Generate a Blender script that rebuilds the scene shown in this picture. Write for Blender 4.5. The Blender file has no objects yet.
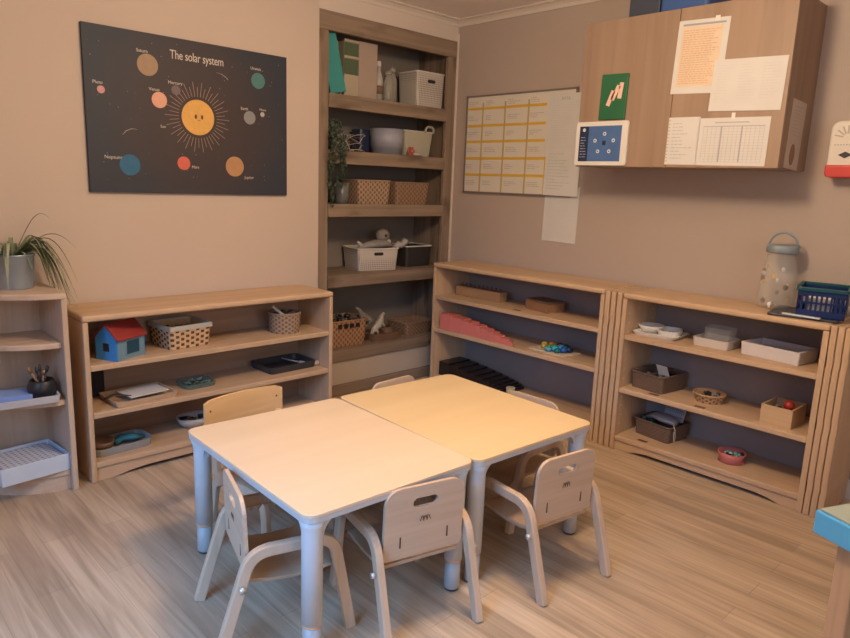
import bpy, math, random
from mathutils import Vector, Matrix
random.seed(7)
S = bpy.context.scene
C = S.collection
PI = math.pi

# ------------------------------------------------------------ camera
cam_d = bpy.data.cameras.new('camera'); cam = bpy.data.objects.new('camera', cam_d); C.objects.link(cam)
F_PX, YAW, PITCH, ROLL = 676.67, 0.767737, 0.197456, 0.0376064
fw = Vector((math.sin(YAW)*math.cos(PITCH), math.cos(YAW)*math.cos(PITCH), -math.sin(PITCH)))
rt0 = Vector((math.cos(YAW), -math.sin(YAW), 0)); up0 = rt0.cross(fw)
rt = rt0*math.cos(ROLL) + up0*math.sin(ROLL); up = -rt0*math.sin(ROLL) + up0*math.cos(ROLL)
M = Matrix(((rt.x, up.x, -fw.x, 0), (rt.y, up.y, -fw.y, 0), (rt.z, up.z, -fw.z, 1.33), (0, 0, 0, 1)))
cam.matrix_world = M
cam_d.sensor_width = 36; cam_d.lens = F_PX*36/850; cam_d.clip_start = .02
S.camera = cam
# ------------------------------------------------------------ world, lights, exposure
S.view_settings.view_transform = 'Standard'; S.view_settings.look = 'None'
S.view_settings.exposure = 0.0; S.view_settings.gamma = 1; S.view_settings.use_curve_mapping = False
w = bpy.data.worlds.new('world'); S.world = w; w.use_nodes = True
w.node_tree.nodes['Background'].inputs[0].default_value = (.55, .7, 1, 1)
w.node_tree.nodes['Background'].inputs[1].default_value = .6
def area(name, loc, direction, sx, sy, power, col, spread=None):
    l = bpy.data.lights.new(name, 'AREA'); l.shape = 'RECTANGLE'; l.size = sx; l.size_y = sy
    l.energy = power; l.color = col
    if spread: l.spread = spread
    o = bpy.data.objects.new(name, l); C.objects.link(o); o.location = loc
    o.rotation_euler = Vector(direction).to_track_quat('-Z', 'Y').to_euler()
    return o
area('daylight_west_window', (-1.02, 1.0, 1.45), (1, .40, -.80), 1.5, 1.1, 15, (.17, .48, 1), math.radians(64))
area('south_fill_light', (.8, -1.62, 1.5), (.1, 1, -.12), 1.9, 1.2, 19, (.97, .90, .86))  # invented source, added as soft fill from behind the camera
lamp_l = bpy.data.lights.new('ceiling_lamp_light', 'POINT'); lamp_l.energy = 68; lamp_l.color = (1, .75, .50); lamp_l.shadow_soft_size = .13
lo = bpy.data.objects.new('ceiling_lamp_light', lamp_l); C.objects.link(lo); lo.location = (1.55, 1.30, 2.14)

# ------------------------------------------------------------ materials
MATS = {}
def mat(name, col, rough=.6, metal=0, **k):
    if name in MATS: return MATS[name]
    m = bpy.data.materials.new(name); m.use_nodes = True
    nt = m.node_tree; b = nt.nodes['Principled BSDF']
    b.inputs['Roughness'].default_value = rough; b.inputs['Metallic'].default_value = metal
    c = tuple(col)+(1,)
    # gentle tone variation so nothing is a dead flat colour
    tc = nt.nodes.new('ShaderNodeTexCoord'); no = nt.nodes.new('ShaderNodeTexNoise'); no.inputs['Scale'].default_value = k.get('ns', 9)
    no.inputs['Detail'].default_value = 3
    mx = nt.nodes.new('ShaderNodeMix'); mx.data_type = 'RGBA'
    v = k.get('var', .06)
    mx.inputs['A'].default_value = tuple(max(0, x*(1-v)) for x in col)+(1,)
    mx.inputs['B'].default_value = tuple(min(1, x*(1+v)) for x in col)+(1,)
    nt.links.new(tc.outputs['Object'], no.inputs['Vector']); nt.links.new(no.outputs['Fac'], mx.inputs['Factor'])
    nt.links.new(mx.outputs['Result'], b.inputs['Base Color'])
    if k.get('bump'):
        bp = nt.nodes.new('ShaderNodeBump'); bp.inputs['Strength'].default_value = k['bump']; bp.inputs['Distance'].default_value = .002
        n2 = nt.nodes.new('ShaderNodeTexNoise'); n2.inputs['Scale'].default_value = k.get('bs', 120)
        nt.links.new(tc.outputs['Object'], n2.inputs['Vector']); nt.links.new(n2.outputs['Fac'], bp.inputs['Height'])
        nt.links.new(bp.outputs['Normal'], b.inputs['Normal'])
    if k.get('alpha'): b.inputs['Alpha'].default_value = k['alpha']
    if k.get('emit'):
        b.inputs['Emission Color'].default_value = c; b.inputs['Emission Strength'].default_value = k['emit']
    MATS[name] = m; return m

def wood(name, light, dark, axis='x', scale=1.0, rough=.5, knots=0, spec=.4):
    """stretched noise grain along the given object axis"""
    key = name+'_'+axis
    if key in MATS: return MATS[key]
    m = bpy.data.materials.new(key); m.use_nodes = True; nt = m.node_tree; b = nt.nodes['Principled BSDF']
    b.inputs['Roughness'].default_value = rough
    b.inputs['Specular IOR Level'].default_value = spec
    tc = nt.nodes.new('ShaderNodeTexCoord'); mp = nt.nodes.new('ShaderNodeMapping')
    s = {'x': (1.2, 26, 26), 'y': (26, 1.2, 26), 'z': (26, 26, 1.2)}[axis]
    mp.inputs['Scale'].default_value = tuple(v*scale for v in s)
    no = nt.nodes.new('ShaderNodeTexNoise'); no.inputs['Scale'].default_value = 1; no.inputs['Detail'].default_value = 5; no.inputs['Distortion'].default_value = .6
    r = nt.nodes.new('ShaderNodeValToRGB')
    r.color_ramp.elements[0].position = .3; r.color_ramp.elements[0].color = tuple(dark)+(1,)
    r.color_ramp.elements[1].position = .68; r.color_ramp.elements[1].color = tuple(light)+(1,)
    nt.links.new(tc.outputs['Object'], mp.inputs['Vector']); nt.links.new(mp.outputs['Vector'], no.inputs['Vector'])
    nt.links.new(no.outputs['Fac'], r.inputs['Fac'])
    out = r.outputs['Color']
    if knots:
        mp2 = nt.nodes.new('ShaderNodeMapping'); s2 = {'x': (3, 9, 9), 'y': (9, 3, 9), 'z': (9, 9, 3)}[axis]
        mp2.inputs['Scale'].default_value = s2
        n2 = nt.nodes.new('ShaderNodeTexNoise'); n2.inputs['Scale'].default_value = 1; n2.inputs['Detail'].default_value = 2
        r2 = nt.nodes.new('ShaderNodeValToRGB'); r2.color_ramp.elements[0].position = .30; r2.color_ramp.elements[0].color = (.45, .38, .34, 1)
        r2.color_ramp.elements[1].position = .45; r2.color_ramp.elements[1].color = (1, 1, 1, 1)
        mu = nt.nodes.new('ShaderNodeMix'); mu.data_type = 'RGBA'; mu.blend_type = 'MULTIPLY'; mu.inputs['Factor'].default_value = knots
        nt.links.new(tc.outputs['Object'], mp2.inputs['Vector']); nt.links.new(mp2.outputs['Vector'], n2.inputs['Vector'])
        nt.links.new(n2.outputs['Fac'], r2.inputs['Fac']); nt.links.new(out, mu.inputs['A']); nt.links.new(r2.outputs['Color'], mu.inputs['B'])
        out = mu.outputs['Result']
    nt.links.new(out, b.inputs['Base Color'])
    MATS[key] = m; return m

def floor_material():
    m = bpy.data.materials.new('oak_plank_floor'); m.use_nodes = True; nt = m.node_tree; b = nt.nodes['Principled BSDF']
    b.inputs['Roughness'].default_value = .42; b.inputs['Specular IOR Level'].default_value = .35
    L = nt.links.new
    tc = nt.nodes.new('ShaderNodeTexCoord'); mp = nt.nodes.new('ShaderNodeMapping')
    mp.inputs['Rotation'].default_value = (0, 0, PI/2); mp.inputs['Location'].default_value = (.37, .05, 0)
    br = nt.nodes.new('ShaderNodeTexBrick'); br.offset = .37; br.offset_frequency = 2
    br.inputs['Color1'].default_value = (.58, .445, .315, 1); br.inputs['Color2'].default_value = (.49, .37, .26, 1)
    br.inputs['Mortar'].default_value = (.39, .295, .205, 1)
    br.inputs['Scale'].default_value = 1; br.inputs['Mortar Size'].default_value = .0012; br.inputs['Mortar Smooth'].default_value = .2
    br.inputs['Brick Width'].default_value = .92; br.inputs['Row Height'].default_value = .105
    L(tc.outputs['Object'], mp.inputs['Vector']); L(mp.outputs['Vector'], br.inputs['Vector'])
    mg = nt.nodes.new('ShaderNodeMapping'); mg.inputs['Scale'].default_value = (34, 1.7, 1)
    no = nt.nodes.new('ShaderNodeTexNoise'); no.inputs['Scale'].default_value = 1; no.inputs['Detail'].default_value = 6; no.inputs['Distortion'].default_value = 1.2
    L(tc.outputs['Object'], mg.inputs['Vector']); L(mg.outputs['Vector'], no.inputs['Vector'])
    rp = nt.nodes.new('ShaderNodeValToRGB'); rp.color_ramp.elements[0].position = .30; rp.color_ramp.elements[0].color = (.72, .69, .66, 1)
    rp.color_ramp.elements[1].position = .62; rp.color_ramp.elements[1].color = (1.0, 1.0, 1.0, 1)
    L(no.outputs['Fac'], rp.inputs['Fac'])
    mg2 = nt.nodes.new('ShaderNodeMapping'); mg2.inputs['Scale'].default_value = (8, 1.1, 1)
    n2 = nt.nodes.new('ShaderNodeTexNoise'); n2.inputs['Scale'].default_value = 1; n2.inputs['Detail'].default_value = 2
    L(tc.outputs['Object'], mg2.inputs['Vector']); L(mg2.outputs['Vector'], n2.inputs['Vector'])
    r2 = nt.nodes.new('ShaderNodeValToRGB'); r2.color_ramp.elements[0].position = .35; r2.color_ramp.elements[0].color = (.82, .80, .78, 1)
    r2.color_ramp.elements[1].position = .65; r2.color_ramp.elements[1].color = (1.1, 1.1, 1.1, 1)
    L(n2.outputs['Fac'], r2.inputs['Fac'])
    m1 = nt.nodes.new('ShaderNodeMix'); m1.data_type = 'RGBA'; m1.blend_type = 'MULTIPLY'; m1.inputs['Factor'].default_value = 1
    L(br.outputs['Color'], m1.inputs['A']); L(rp.outputs['Color'], m1.inputs['B'])
    m2 = nt.nodes.new('ShaderNodeMix'); m2.data_type = 'RGBA'; m2.blend_type = 'MULTIPLY'; m2.inputs['Factor'].default_value = 1
    L(m1.outputs['Result'], m2.inputs['A']); L(r2.outputs['Color'], m2.inputs['B'])
    L(m2.outputs['Result'], b.inputs['Base Color'])
    return m

def dotted(name, base, dot, scale, thr=.28, rough=.5):
    """moulded plastic with a regular grid of small dark perforations"""
    if name in MATS: return MATS[name]
    m = bpy.data.materials.new(name); m.use_nodes = True; nt = m.node_tree; b = nt.nodes['Principled BSDF']
    b.inputs['Roughness'].default_value = rough
    tc = nt.nodes.new('ShaderNodeTexCoord'); vo = nt.nodes.new('ShaderNodeTexVoronoi'); vo.inputs['Scale'].default_value = scale
    vo.inputs['Randomness'].default_value = 0
    r = nt.nodes.new('ShaderNodeValToRGB'); r.color_ramp.interpolation = 'EASE'
    r.color_ramp.elements[0].position = thr; r.color_ramp.elements[0].color = tuple(dot)+(1,)
    r.color_ramp.elements[1].position = thr+.1; r.color_ramp.elements[1].color = tuple(base)+(1,)
    mp = nt.nodes.new('ShaderNodeMapping'); mp.inputs['Location'].default_value = (.003, .003, .003)
    nt.links.new(tc.outputs['Object'], mp.inputs['Vector']); nt.links.new(mp.outputs['Vector'], vo.inputs['Vector'])
    nt.links.new(vo.outputs['Distance'], r.inputs['Fac']); nt.links.new(r.outputs['Color'], b.inputs['Base Color'])
    MATS[name] = m; return m

BIRCH_L, BIRCH_D = (.60, .42, .27), (.51, .34, .21)
def birch(a): return wood('birch_shelf', BIRCH_L, BIRCH_D, a)
def chairwood(a): return wood('chair_ply', (.63, .45, .315), (.54, .375, .25), a, 1.3)
def rough_pine(a): return wood('aged_pine', (.32, .235, .17), (.20, .145, .105), a, .8, .7, knots=.8)

WHITE = mat('white_plastic', (.72, .69, .64), .45)
PAPER = mat('white_paper', (.63, .62, .61), .8)
INK = mat('grey_ink', (.33, .33, .36), .8)
DARK = mat('near_black', (.018, .017, .018), .5)

# ------------------------------------------------------------ mesh builder
class MB:
    def __init__(s): s.v = []; s.f = []; s.mi = []; s.sm = []; s.m = 0
    def add(s, vs, fs, smooth=False):
        n = len(s.v); s.v += [tuple(v) for v in vs]
        for f in fs: s.f.append([i+n for i in f]); s.mi.append(s.m); s.sm.append(smooth)
        return s
    def box(s, x0, x1, y0, y1, z0, z1):
        vs = [(x, y, z) for z in (z0, z1) for y in (y0, y1) for x in (x0, x1)]
        return s.add(vs, [(0, 2, 3, 1), (4, 5, 7, 6), (0, 1, 5, 4), (2, 6, 7, 3), (0, 4, 6, 2), (1, 3, 7, 5)])
    def obox(s, c, size, rz=0, rx=0, ry=0):
        R = Matrix.Rotation(rz, 3, 'Z') @ Matrix.Rotation(ry, 3, 'Y') @ Matrix.Rotation(rx, 3, 'X'); c = Vector(c)
        a, b, d = (k/2 for k in size)
        vs = [c + R @ Vector((x, y, z)) for z in (-d, d) for y in (-b, b) for x in (-a, a)]
        return s.add(vs, [(0, 2, 3, 1), (4, 5, 7, 6), (0, 1, 5, 4), (2, 6, 7, 3), (0, 4, 6, 2), (1, 3, 7, 5)])
    def prism(s, pts, ax, a, b, smooth=False):
        """2d outline (counter-clockwise) extruded along axis ax from a to b"""
        def p(u, v, t): return {'z': (u, v, t), 'y': (u, t, v), 'x': (t, u, v)}[ax]
        n = len(pts); vs = [p(u, v, a) for u, v in pts] + [p(u, v, b) for u, v in pts]
        fs = [tuple(range(n))[::-1], tuple(range(n, 2*n))] + [(i, (i+1) % n, n+(i+1) % n, n+i) for i in range(n)]
        if ax == 'y': fs = [f[::-1] for f in fs]
        n0 = len(s.f); s.add(vs, fs)
        if smooth:
            for i in range(n0+2, len(s.f)): s.sm[i] = True
        return s
    def lathe(s, prof, n=28, c=(0, 0, 0), sx=1, sy=1):
        vs = []
        for r, z in prof:
            for k in range(n):
                t = 2*PI*k/n; vs.append((c[0]+r*sx*math.cos(t), c[1]+r*sy*math.sin(t), c[2]+z))
        fs = []
        for i in range(len(prof)-1):
            for k in range(n): fs.append((i*n+k, i*n+(k+1) % n, (i+1)*n+(k+1) % n, (i+1)*n+k))
        s.add(vs, fs, True)
        if prof[0][0] > 1e-5: s.f.append([len(s.v)-len(vs)+k for k in range(n)][::-1]); s.mi.append(s.m); s.sm.append(False)
        if prof[-1][0] > 1e-5: s.f.append([len(s.v)-n+k for k in range(n)]); s.mi.append(s.m); s.sm.append(False)
        return s
    def tube(s, pts, r, n=8, cap=True, flat=None, closed=False):
        """round (or flattened) tube along a path; r number or list"""
        pts = [Vector(p) for p in pts]; N = len(pts); rs = r if isinstance(r, (list, tuple)) else [r]*N
        vs = []; ref = Vector((0, 0, 1))
        for i, p in enumerate(pts):
            a = pts[(i-1) % N] if (i > 0 or closed) else p; b = pts[(i+1) % N] if (i < N-1 or closed) else p
            t = (b-a).normalized()
            if abs(t.dot(ref)) > .98: ref = Vector((1, 0, 0)) if abs(t.x) < .9 else Vector((0, 1, 0))
            u = (ref - t*ref.dot(t)).normalized(); q = t.cross(u)
            for k in range(n):
                g = 2*PI*k/n; vs.append(p + (u*math.sin(g)*(flat or 1) + q*math.cos(g))*rs[i])
        fs = []
        for i in range(N if closed else N-1):
            j = (i+1) % N
            for k in range(n): fs.append((i*n+k, i*n+(k+1) % n, j*n+(k+1) % n, j*n+k))
        if cap and not closed: fs += [tuple(range(n))[::-1], tuple((N-1)*n+k for k in range(n))]
        return s.add(vs, fs, True)
    def ball(s, c, r, n=12, m=8, sc=(1, 1, 1)):
        prof = [(r*math.sin(PI*i/m), -r*math.cos(PI*i/m)) for i in range(m+1)]
        vs = []; 
        for q, z in prof:
            for k in range(n):
                t = 2*PI*k/n; vs.append((c[0]+q*sc[0]*math.cos(t), c[1]+q*sc[1]*math.sin(t), c[2]+z*sc[2]))
        fs = [(i*n+k, i*n+(k+1) % n, (i+1)*n+(k+1) % n, (i+1)*n+k) for i in range(m) for k in range(n)]
        return s.add(vs, fs, True)
    def build(s, name, mats, parent=None, bevel=0, seg=2, loc=None, rz=0, rot=None, sub=0):
        me = bpy.data.meshes.new(name); me.from_pydata(s.v, [], s.f)
        if not isinstance(mats, (list, tuple)): mats = [mats]
        for m in mats: me.materials.append(m)
        me.polygons.foreach_set('material_index', s.mi); me.polygons.foreach_set('use_smooth', s.sm); me.update()
        o = bpy.data.objects.new(name, me); C.objects.link(o)
        if parent: o.parent = parent
        if loc: o.location = loc
        if rot: o.rotation_euler = rot
        elif rz: o.rotation_euler = (0, 0, rz)
        if bevel:
            b = o.modifiers.new('bevel', 'BEVEL'); b.width = bevel; b.segments = seg; b.limit_method = 'ANGLE'; b.angle_limit = .6
        if sub:
            b = o.modifiers.new('sub', 'SUBSURF'); b.levels = sub; b.render_levels = sub
        return o

def tag(o, label, cat, group=None):
    o['label'] = label; o['category'] = cat
    if group: o['group'] = group
    return o
def thing(name, label, cat, loc=(0, 0, 0), rz=0, group=None, rot=None):
    o = bpy.data.objects.new(name, None); C.objects.link(o); o.location = loc; o.rotation_euler = rot or (0, 0, rz)
    o.empty_display_size = .05
    return tag(o, label, cat, group)
def struct(name, mb, m, bevel=0):
    o = mb.build(name, m, bevel=bevel); o['kind'] = 'structure'; return o
def dup(root, loc=None, rz=None, label=None):
    r = root.copy(); C.objects.link(r)
    if loc is not None: r.location = loc
    if rz is not None: r.rotation_euler = (0, 0, rz)
    if label: r['label'] = label
    for ch in list(root.children):
        c = ch.copy(); C.objects.link(c); c.parent = r
        for g in list(ch.children):
            d = g.copy(); C.objects.link(d); d.parent = c
    return r
def rrect(x0, x1, y0, y1, r, n=5):
    P = []
    rr = r if isinstance(r, (list, tuple)) else [r]*4      # order: x1y0, x1y1, x0y1, x0y0
    for (cx, cy, a0), q in zip(((x1, y0, -PI/2), (x1, y1, 0), (x0, y1, PI/2), (x0, y0, PI)), rr):
        sx = -1 if cx == x1 else 1; sy = 1 if cy == y0 else -1
        for k in range(n+1):
            a = a0+PI/2*k/n; P.append((cx+sx*q+q*math.cos(a), cy+sy*q+q*math.sin(a)))
    return P
def text(s, size, m, parent, name, loc, rot=(PI/2, 0, 0), ext=.0004, spacing=1.0, align='LEFT'):
    cu = bpy.data.curves.new(name, 'FONT'); cu.body = s; cu.size = size; cu.extrude = ext; cu.space_character = spacing; cu.align_x = align
    cu.resolution_u = 3
    t = bpy.data.objects.new(name+'_src', cu); C.objects.link(t)
    dg = bpy.context.evaluated_depsgraph_get(); me = bpy.data.meshes.new_from_object(t.evaluated_get(dg)); bpy.data.objects.remove(t)
    me.materials.clear(); me.materials.append(m)
    o = bpy.data.objects.new(name, me); C.objects.link(o); o.parent = parent; o.location = loc; o.rotation_euler = rot
    return o

# ------------------------------------------------------------ the room
XW, YW, CEIL = 3.40, 3.27, 2.385
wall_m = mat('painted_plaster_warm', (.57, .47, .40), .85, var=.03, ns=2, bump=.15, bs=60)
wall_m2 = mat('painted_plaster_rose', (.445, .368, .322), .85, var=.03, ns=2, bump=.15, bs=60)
ceil_m = mat('ceiling_paint', (.88, .80, .75), .9, var=.02)
trim_m = mat('trim_paint', (.66, .58, .52), .6, var=.02)
struct('floor', MB().box(-1.25, 3.6, -1.85, 3.9, -.1, 0), floor_material())
struct('ceiling', MB().box(-1.25, 3.6, -1.85, 3.9, CEIL, CEIL+.1), ceil_m)
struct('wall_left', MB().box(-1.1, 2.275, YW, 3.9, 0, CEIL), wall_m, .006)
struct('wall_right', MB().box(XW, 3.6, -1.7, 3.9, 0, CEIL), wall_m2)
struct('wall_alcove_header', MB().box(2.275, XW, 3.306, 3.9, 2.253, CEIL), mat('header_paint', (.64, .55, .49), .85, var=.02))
struct('wall_alcove_back', MB().box(2.275, XW, 3.66, 3.9, 0, 2.253), mat('alcove_shade', (.26, .22, .19), .9, var=.04))  # dark base colour puts the alcove's shade into the back wall
# far sides of the room, behind the camera, each with a window opening; the south one is invented
mb = MB(); mb.box(-1.25, -1.1, -1.7, .2, 0, CEIL).box(-1.25, -1.1, 1.8, 3.9, 0, CEIL).box(-1.25, -1.1, .2, 1.8, 0, .85).box(-1.25, -1.1, .2, 1.8, 2.05, CEIL)
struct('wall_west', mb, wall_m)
mb = MB(); mb.box(-1.25, -.2, -1.85, -1.7, 0, CEIL).box(1.8, 3.6, -1.85, -1.7, 0, CEIL).box(-.2, 1.8, -1.85, -1.7, 0, .85).box(-.2, 1.8, -1.85, -1.7, 2.1, CEIL)
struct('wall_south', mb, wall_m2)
for nme, x0, x1, y0, y1, z0, z1, ax in (('window_1', -1.20, -1.15, .2, 1.8, .85, 2.05, 'y'), ('window_2', -.2, 1.8, -1.80, -1.75, .85, 2.1, 'x')):
    mb = MB(); t = .05
    if ax == 'y':
        mb.box(x0, x1, y0, y0+t, z0, z1).box(x0, x1, y1-t, y1, z0, z1).box(x0, x1, y0, y1, z0, z0+t).box(x0, x1, y0, y1, z1-t, z1).box(x0, x1, (y0+y1)/2-.02, (y0+y1)/2+.02, z0, z1)
    else:
        mb.box(x0, x0+t, y0, y1, z0, z1).box(x1-t, x1, y0, y1, z0, z1).box(x0, x1, y0, y1, z0, z0+t).box(x0, x1, y0, y1, z1-t, z1).box((x0+x1)/2-.02, (x0+x1)/2+.02, y0, y1, z0, z1)
    struct(nme, mb, trim_m)
# cove mouldings
def cove(prof_pts): return prof_pts
cv = [(0, 0), (0, -.042), (-.007, -.042), (-.012, -.026), (-.026, -.012), (-.042, -.007), (-.042, 0)]
struct('trim_1', MB().prism([(XW+a, CEIL+b) for a, b in cv], 'y', -1.7, 3.30), trim_m)
struct('trim_2', MB().prism([(3.306+a, CEIL+b) for a, b in cv], 'x', 2.275, XW), trim_m)
struct('trim_3', MB().box(3.388, 3.40, 3.294, 3.306, 0, 2.30), mat('white_trim', (.72, .62, .53), .5))
# floor-level boards
struct('baseboard_right', MB().box(3.385, 3.40, -1.7, 3.2, 0, .09), trim_m)
struct('baseboard_left', MB().box(-1.1, 2.275, 3.255, 3.27, 0, .09), trim_m)

# ------------------------------------------------------------ ceiling lamp that lights the tables
t = thing('ceiling_light', 'round warm white flush ceiling lamp above the two tables', 'lamp', (1.55, 1.30, CEIL))
MB().lathe([(.17, -.02), (.17, 0)], 32).build('base', WHITE, t)
MB().lathe([(.0, -.085), (.08, -.08), (.13, -.06), (.155, -.02)], 32).build('diffuser', mat('lamp_diffuser', (1, .75, .5), .6, emit=2.0), t)

# ------------------------------------------------------------ built-in alcove shelving
t = thing('alcove_shelving', 'rustic brown timber shelving built into the tall alcove in the corner', 'shelving', (2.275, 3.30, 0))
X = lambda v: v-2.275
MB().box(X(2.29), X(2.36), 0, .03, .07, 2.15).build('post', rough_pine('z'), t, .003)
MB().box(X(3.315), X(3.387), 0, .03, .07, 2.15).build('post', rough_pine('z'), t, .003)
MB().box(X(2.29), X(3.387), -.002, .028, 2.15, 2.252).build('header_board', rough_pine('x'), t, .003)
MB().box(X(2.283), X(2.30), .031, .355, 0, 2.24).build('side_panel', rough_pine('z'), t)
MB().box(X(3.38), X(3.398), .031, .355, 0, 2.24).build('side_panel', rough_pine('z'), t)
for zt, zb in ((1.815, 1.738), (1.50, 1.425), (1.19, 1.115), (.765, .69), (.292, .222)):
    sh = MB().box(X(2.302), X(3.378), .031, .352, zt-.022, zt).build('shelf', rough_pine('x'), t)
    MB().box(X(2.362), X(3.313), -.004, .028, zb, zt+.002).build('front_board', rough_pine('x'), sh, .004)
MB().box(X(2.302), X(3.378), .012, .03, .07, .222).build('kick_panel', mat('cream_panel', (.52, .44, .36), .6), t)
MB().box(X(2.302), X(3.378), -.01, .03, 0, .068).build('plinth', rough_pine('x'), t, .003)

# ------------------------------------------------------------ classroom shelf units
def wavy(x0, x1, h, amp=.004, n=3):
    L = []; R = []
    for i in range(n):
        a = h*(i+.45)/n
        for dz, o in ((-.028, 0), (-.020, 1), (.020, 1), (.028, 0)):
            L.append((x0+amp*o, a+dz)); R.append((x1+amp*o, a+dz))
    return [(x0, 0), (x1, 0)] + R + [(x1, h), (x0, h)] + L[::-1]
def shelf_unit(label, loc, rz, W, D, H, shelves, back, knuckle=True, slots=False, plinth_h=.05, th=.022, top_over=.004, tt=.028):
    t = thing('shelf_unit', label, 'shelf unit', loc, rz)
    for side in (0, 1):
        a, b = (0, th) if side == 0 else (W-th, W)
        mb = MB()
        mb.prism(rrect(0, D, 0, H-tt, [.004, .004, .004, .004], 3), 'x', a, b)
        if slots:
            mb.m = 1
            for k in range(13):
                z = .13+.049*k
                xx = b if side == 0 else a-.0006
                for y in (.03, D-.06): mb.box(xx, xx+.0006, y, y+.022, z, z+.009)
        mb.build('side_panel', [birch('z'), mat('slot_highlight', (.62, .50, .38), .5)], t, .004)  # pale second colour paints the highlights on the slots
    mb = MB(); mb.box(-.001, W+.001, -top_over, D, H-tt, H); mb.build('top', birch('x'), t, .010, 3)
    for z in shelves: MB().box(th, W-th, .004, D-.012, z-.026, z).build('shelf', birch('x'), t, .004)
    zb = shelves[-1]-.026
    n = 14; pts = [(th, 0), (th+.07, 0)]
    for k in range(n+1):
        pts.append((th+.07+(W-2*th-.14)*(0.0+k/n), .0+.020*min(1, min(k, n-k)/1.5)))
    pts += [(W-th, 0), (W-th, zb), (th, zb)]
    MB().prism(pts, 'y', .012, .030).build('plinth', birch('x'), t, .002)
    MB().box(th, W-th, D-.010, D-.002, 0.02, H-tt).build('back_panel', back, t)
    return t
grey_back = mat('grey_back_board', (.30, .24, .215), .7, var=.05)
wood_back = wood('pink_back_ply', (.42, .29, .21), (.35, .23, .16), 'x')
shelf_unit('low pale wooden three tier shelf unit below the solar system poster', (.877, 2.945, 0), 0, 1.270, .318, .740, [.523, .312, .088], wood_back, plinth_h=.06)
shelf_unit('wooden shelf unit with pink cubes, against the wall below the whiteboard', (3.06, 3.108, 0), -PI/2, 1.263, .33, .832, [.622, .405, .078], grey_back)
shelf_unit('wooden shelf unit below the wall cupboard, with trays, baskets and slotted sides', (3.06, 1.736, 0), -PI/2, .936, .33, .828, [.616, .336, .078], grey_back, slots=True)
# loose spare side panels parked between and beside the right-hand units
def spare(y, w, h, label, amp, dx=0):
    o = MB().prism(wavy(0, w, h, amp*.28), 'y', 0, .325).build('joining_panel', birch('z'), None, .004)
    o.location = (3.058+dx, y, 0); o.rotation_euler = (0, 0, -PI/2); tag(o, label, 'panel')
spare(1.838, .026, .826, 'wavy edged upright panel against the shelf unit holding the pink cubes', .006)
spare(1.804, .026, .826, 'wavy edged upright panel, middle one of three between the two shelf units', .006)
spare(1.770, .026, .826, 'wavy edged upright panel against the slotted side shelf unit', .006)
spare(.796, .024, .826, 'wavy edged upright panel at the free end of the tray shelves, closest to them', .006)
spare(.769, .024, .826, 'wavy edged upright panel at the end of the tray shelves, second out', .006)
spare(.742, .024, .822, 'wavy edged upright panel at the end of the tray shelves, outermost', .006)

# corner quarter-round unit
CX, CY, CR = .818, 3.262, .338
t = thing('corner_shelf_unit', 'pale wooden quarter round shelf unit holding the spider plant at the left edge', 'shelf unit', (CX, CY, 0))
def pie(r, n=18, inset=0):
    return [(-inset, -inset*.1-.0), ] + [( -inset - (r)*math.sin(PI/2*k/n), -(r)*math.cos(PI/2*k/n)) for k in range(n, -1, -1)]
def quarter(r, x0=-.0, n=20):
    P = [(x0, 0)]
    for k in range(n+1):
        a = PI/2*k/n; P.append((x0-r*math.cos(a), -r*math.sin(a)))
    return P
pale = wood('pale_shelf', (.62, .47, .36), (.52, .38, .27), 'x')
palez = wood('pale_shelf', (.62, .47, .36), (.52, .38, .27), 'z')
MB().box(-.022, 0, -CR, 0, 0, .822).build('side_panel', palez, t, .004)
MB().box(-CR, -.022, -.010, 0, 0, .822).build('back_panel', palez, t)
MB().prism(quarter(CR+.004), 'z', .822, .848).build('top', pale, t, .006, 2)
for z in (.640, .398, .088): MB().prism(quarter(CR-.026, -.0225), 'z', z-.024, z).build('shelf', pale, t, .004)
# curved plinth
P = [( -.0225-(CR-.034)*math.cos(PI/2*k/20), -(CR-.034)*math.sin(PI/2*k/20)) for k in range(21)]
Q = [( -.0225-(CR-.052)*math.cos(PI/2*k/20), -(CR-.052)*math.sin(PI/2*k/20)) for k in range(20, -1, -1)]
MB().prism(P+Q, 'z', 0, .063).build('plinth', pale, t)

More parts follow.
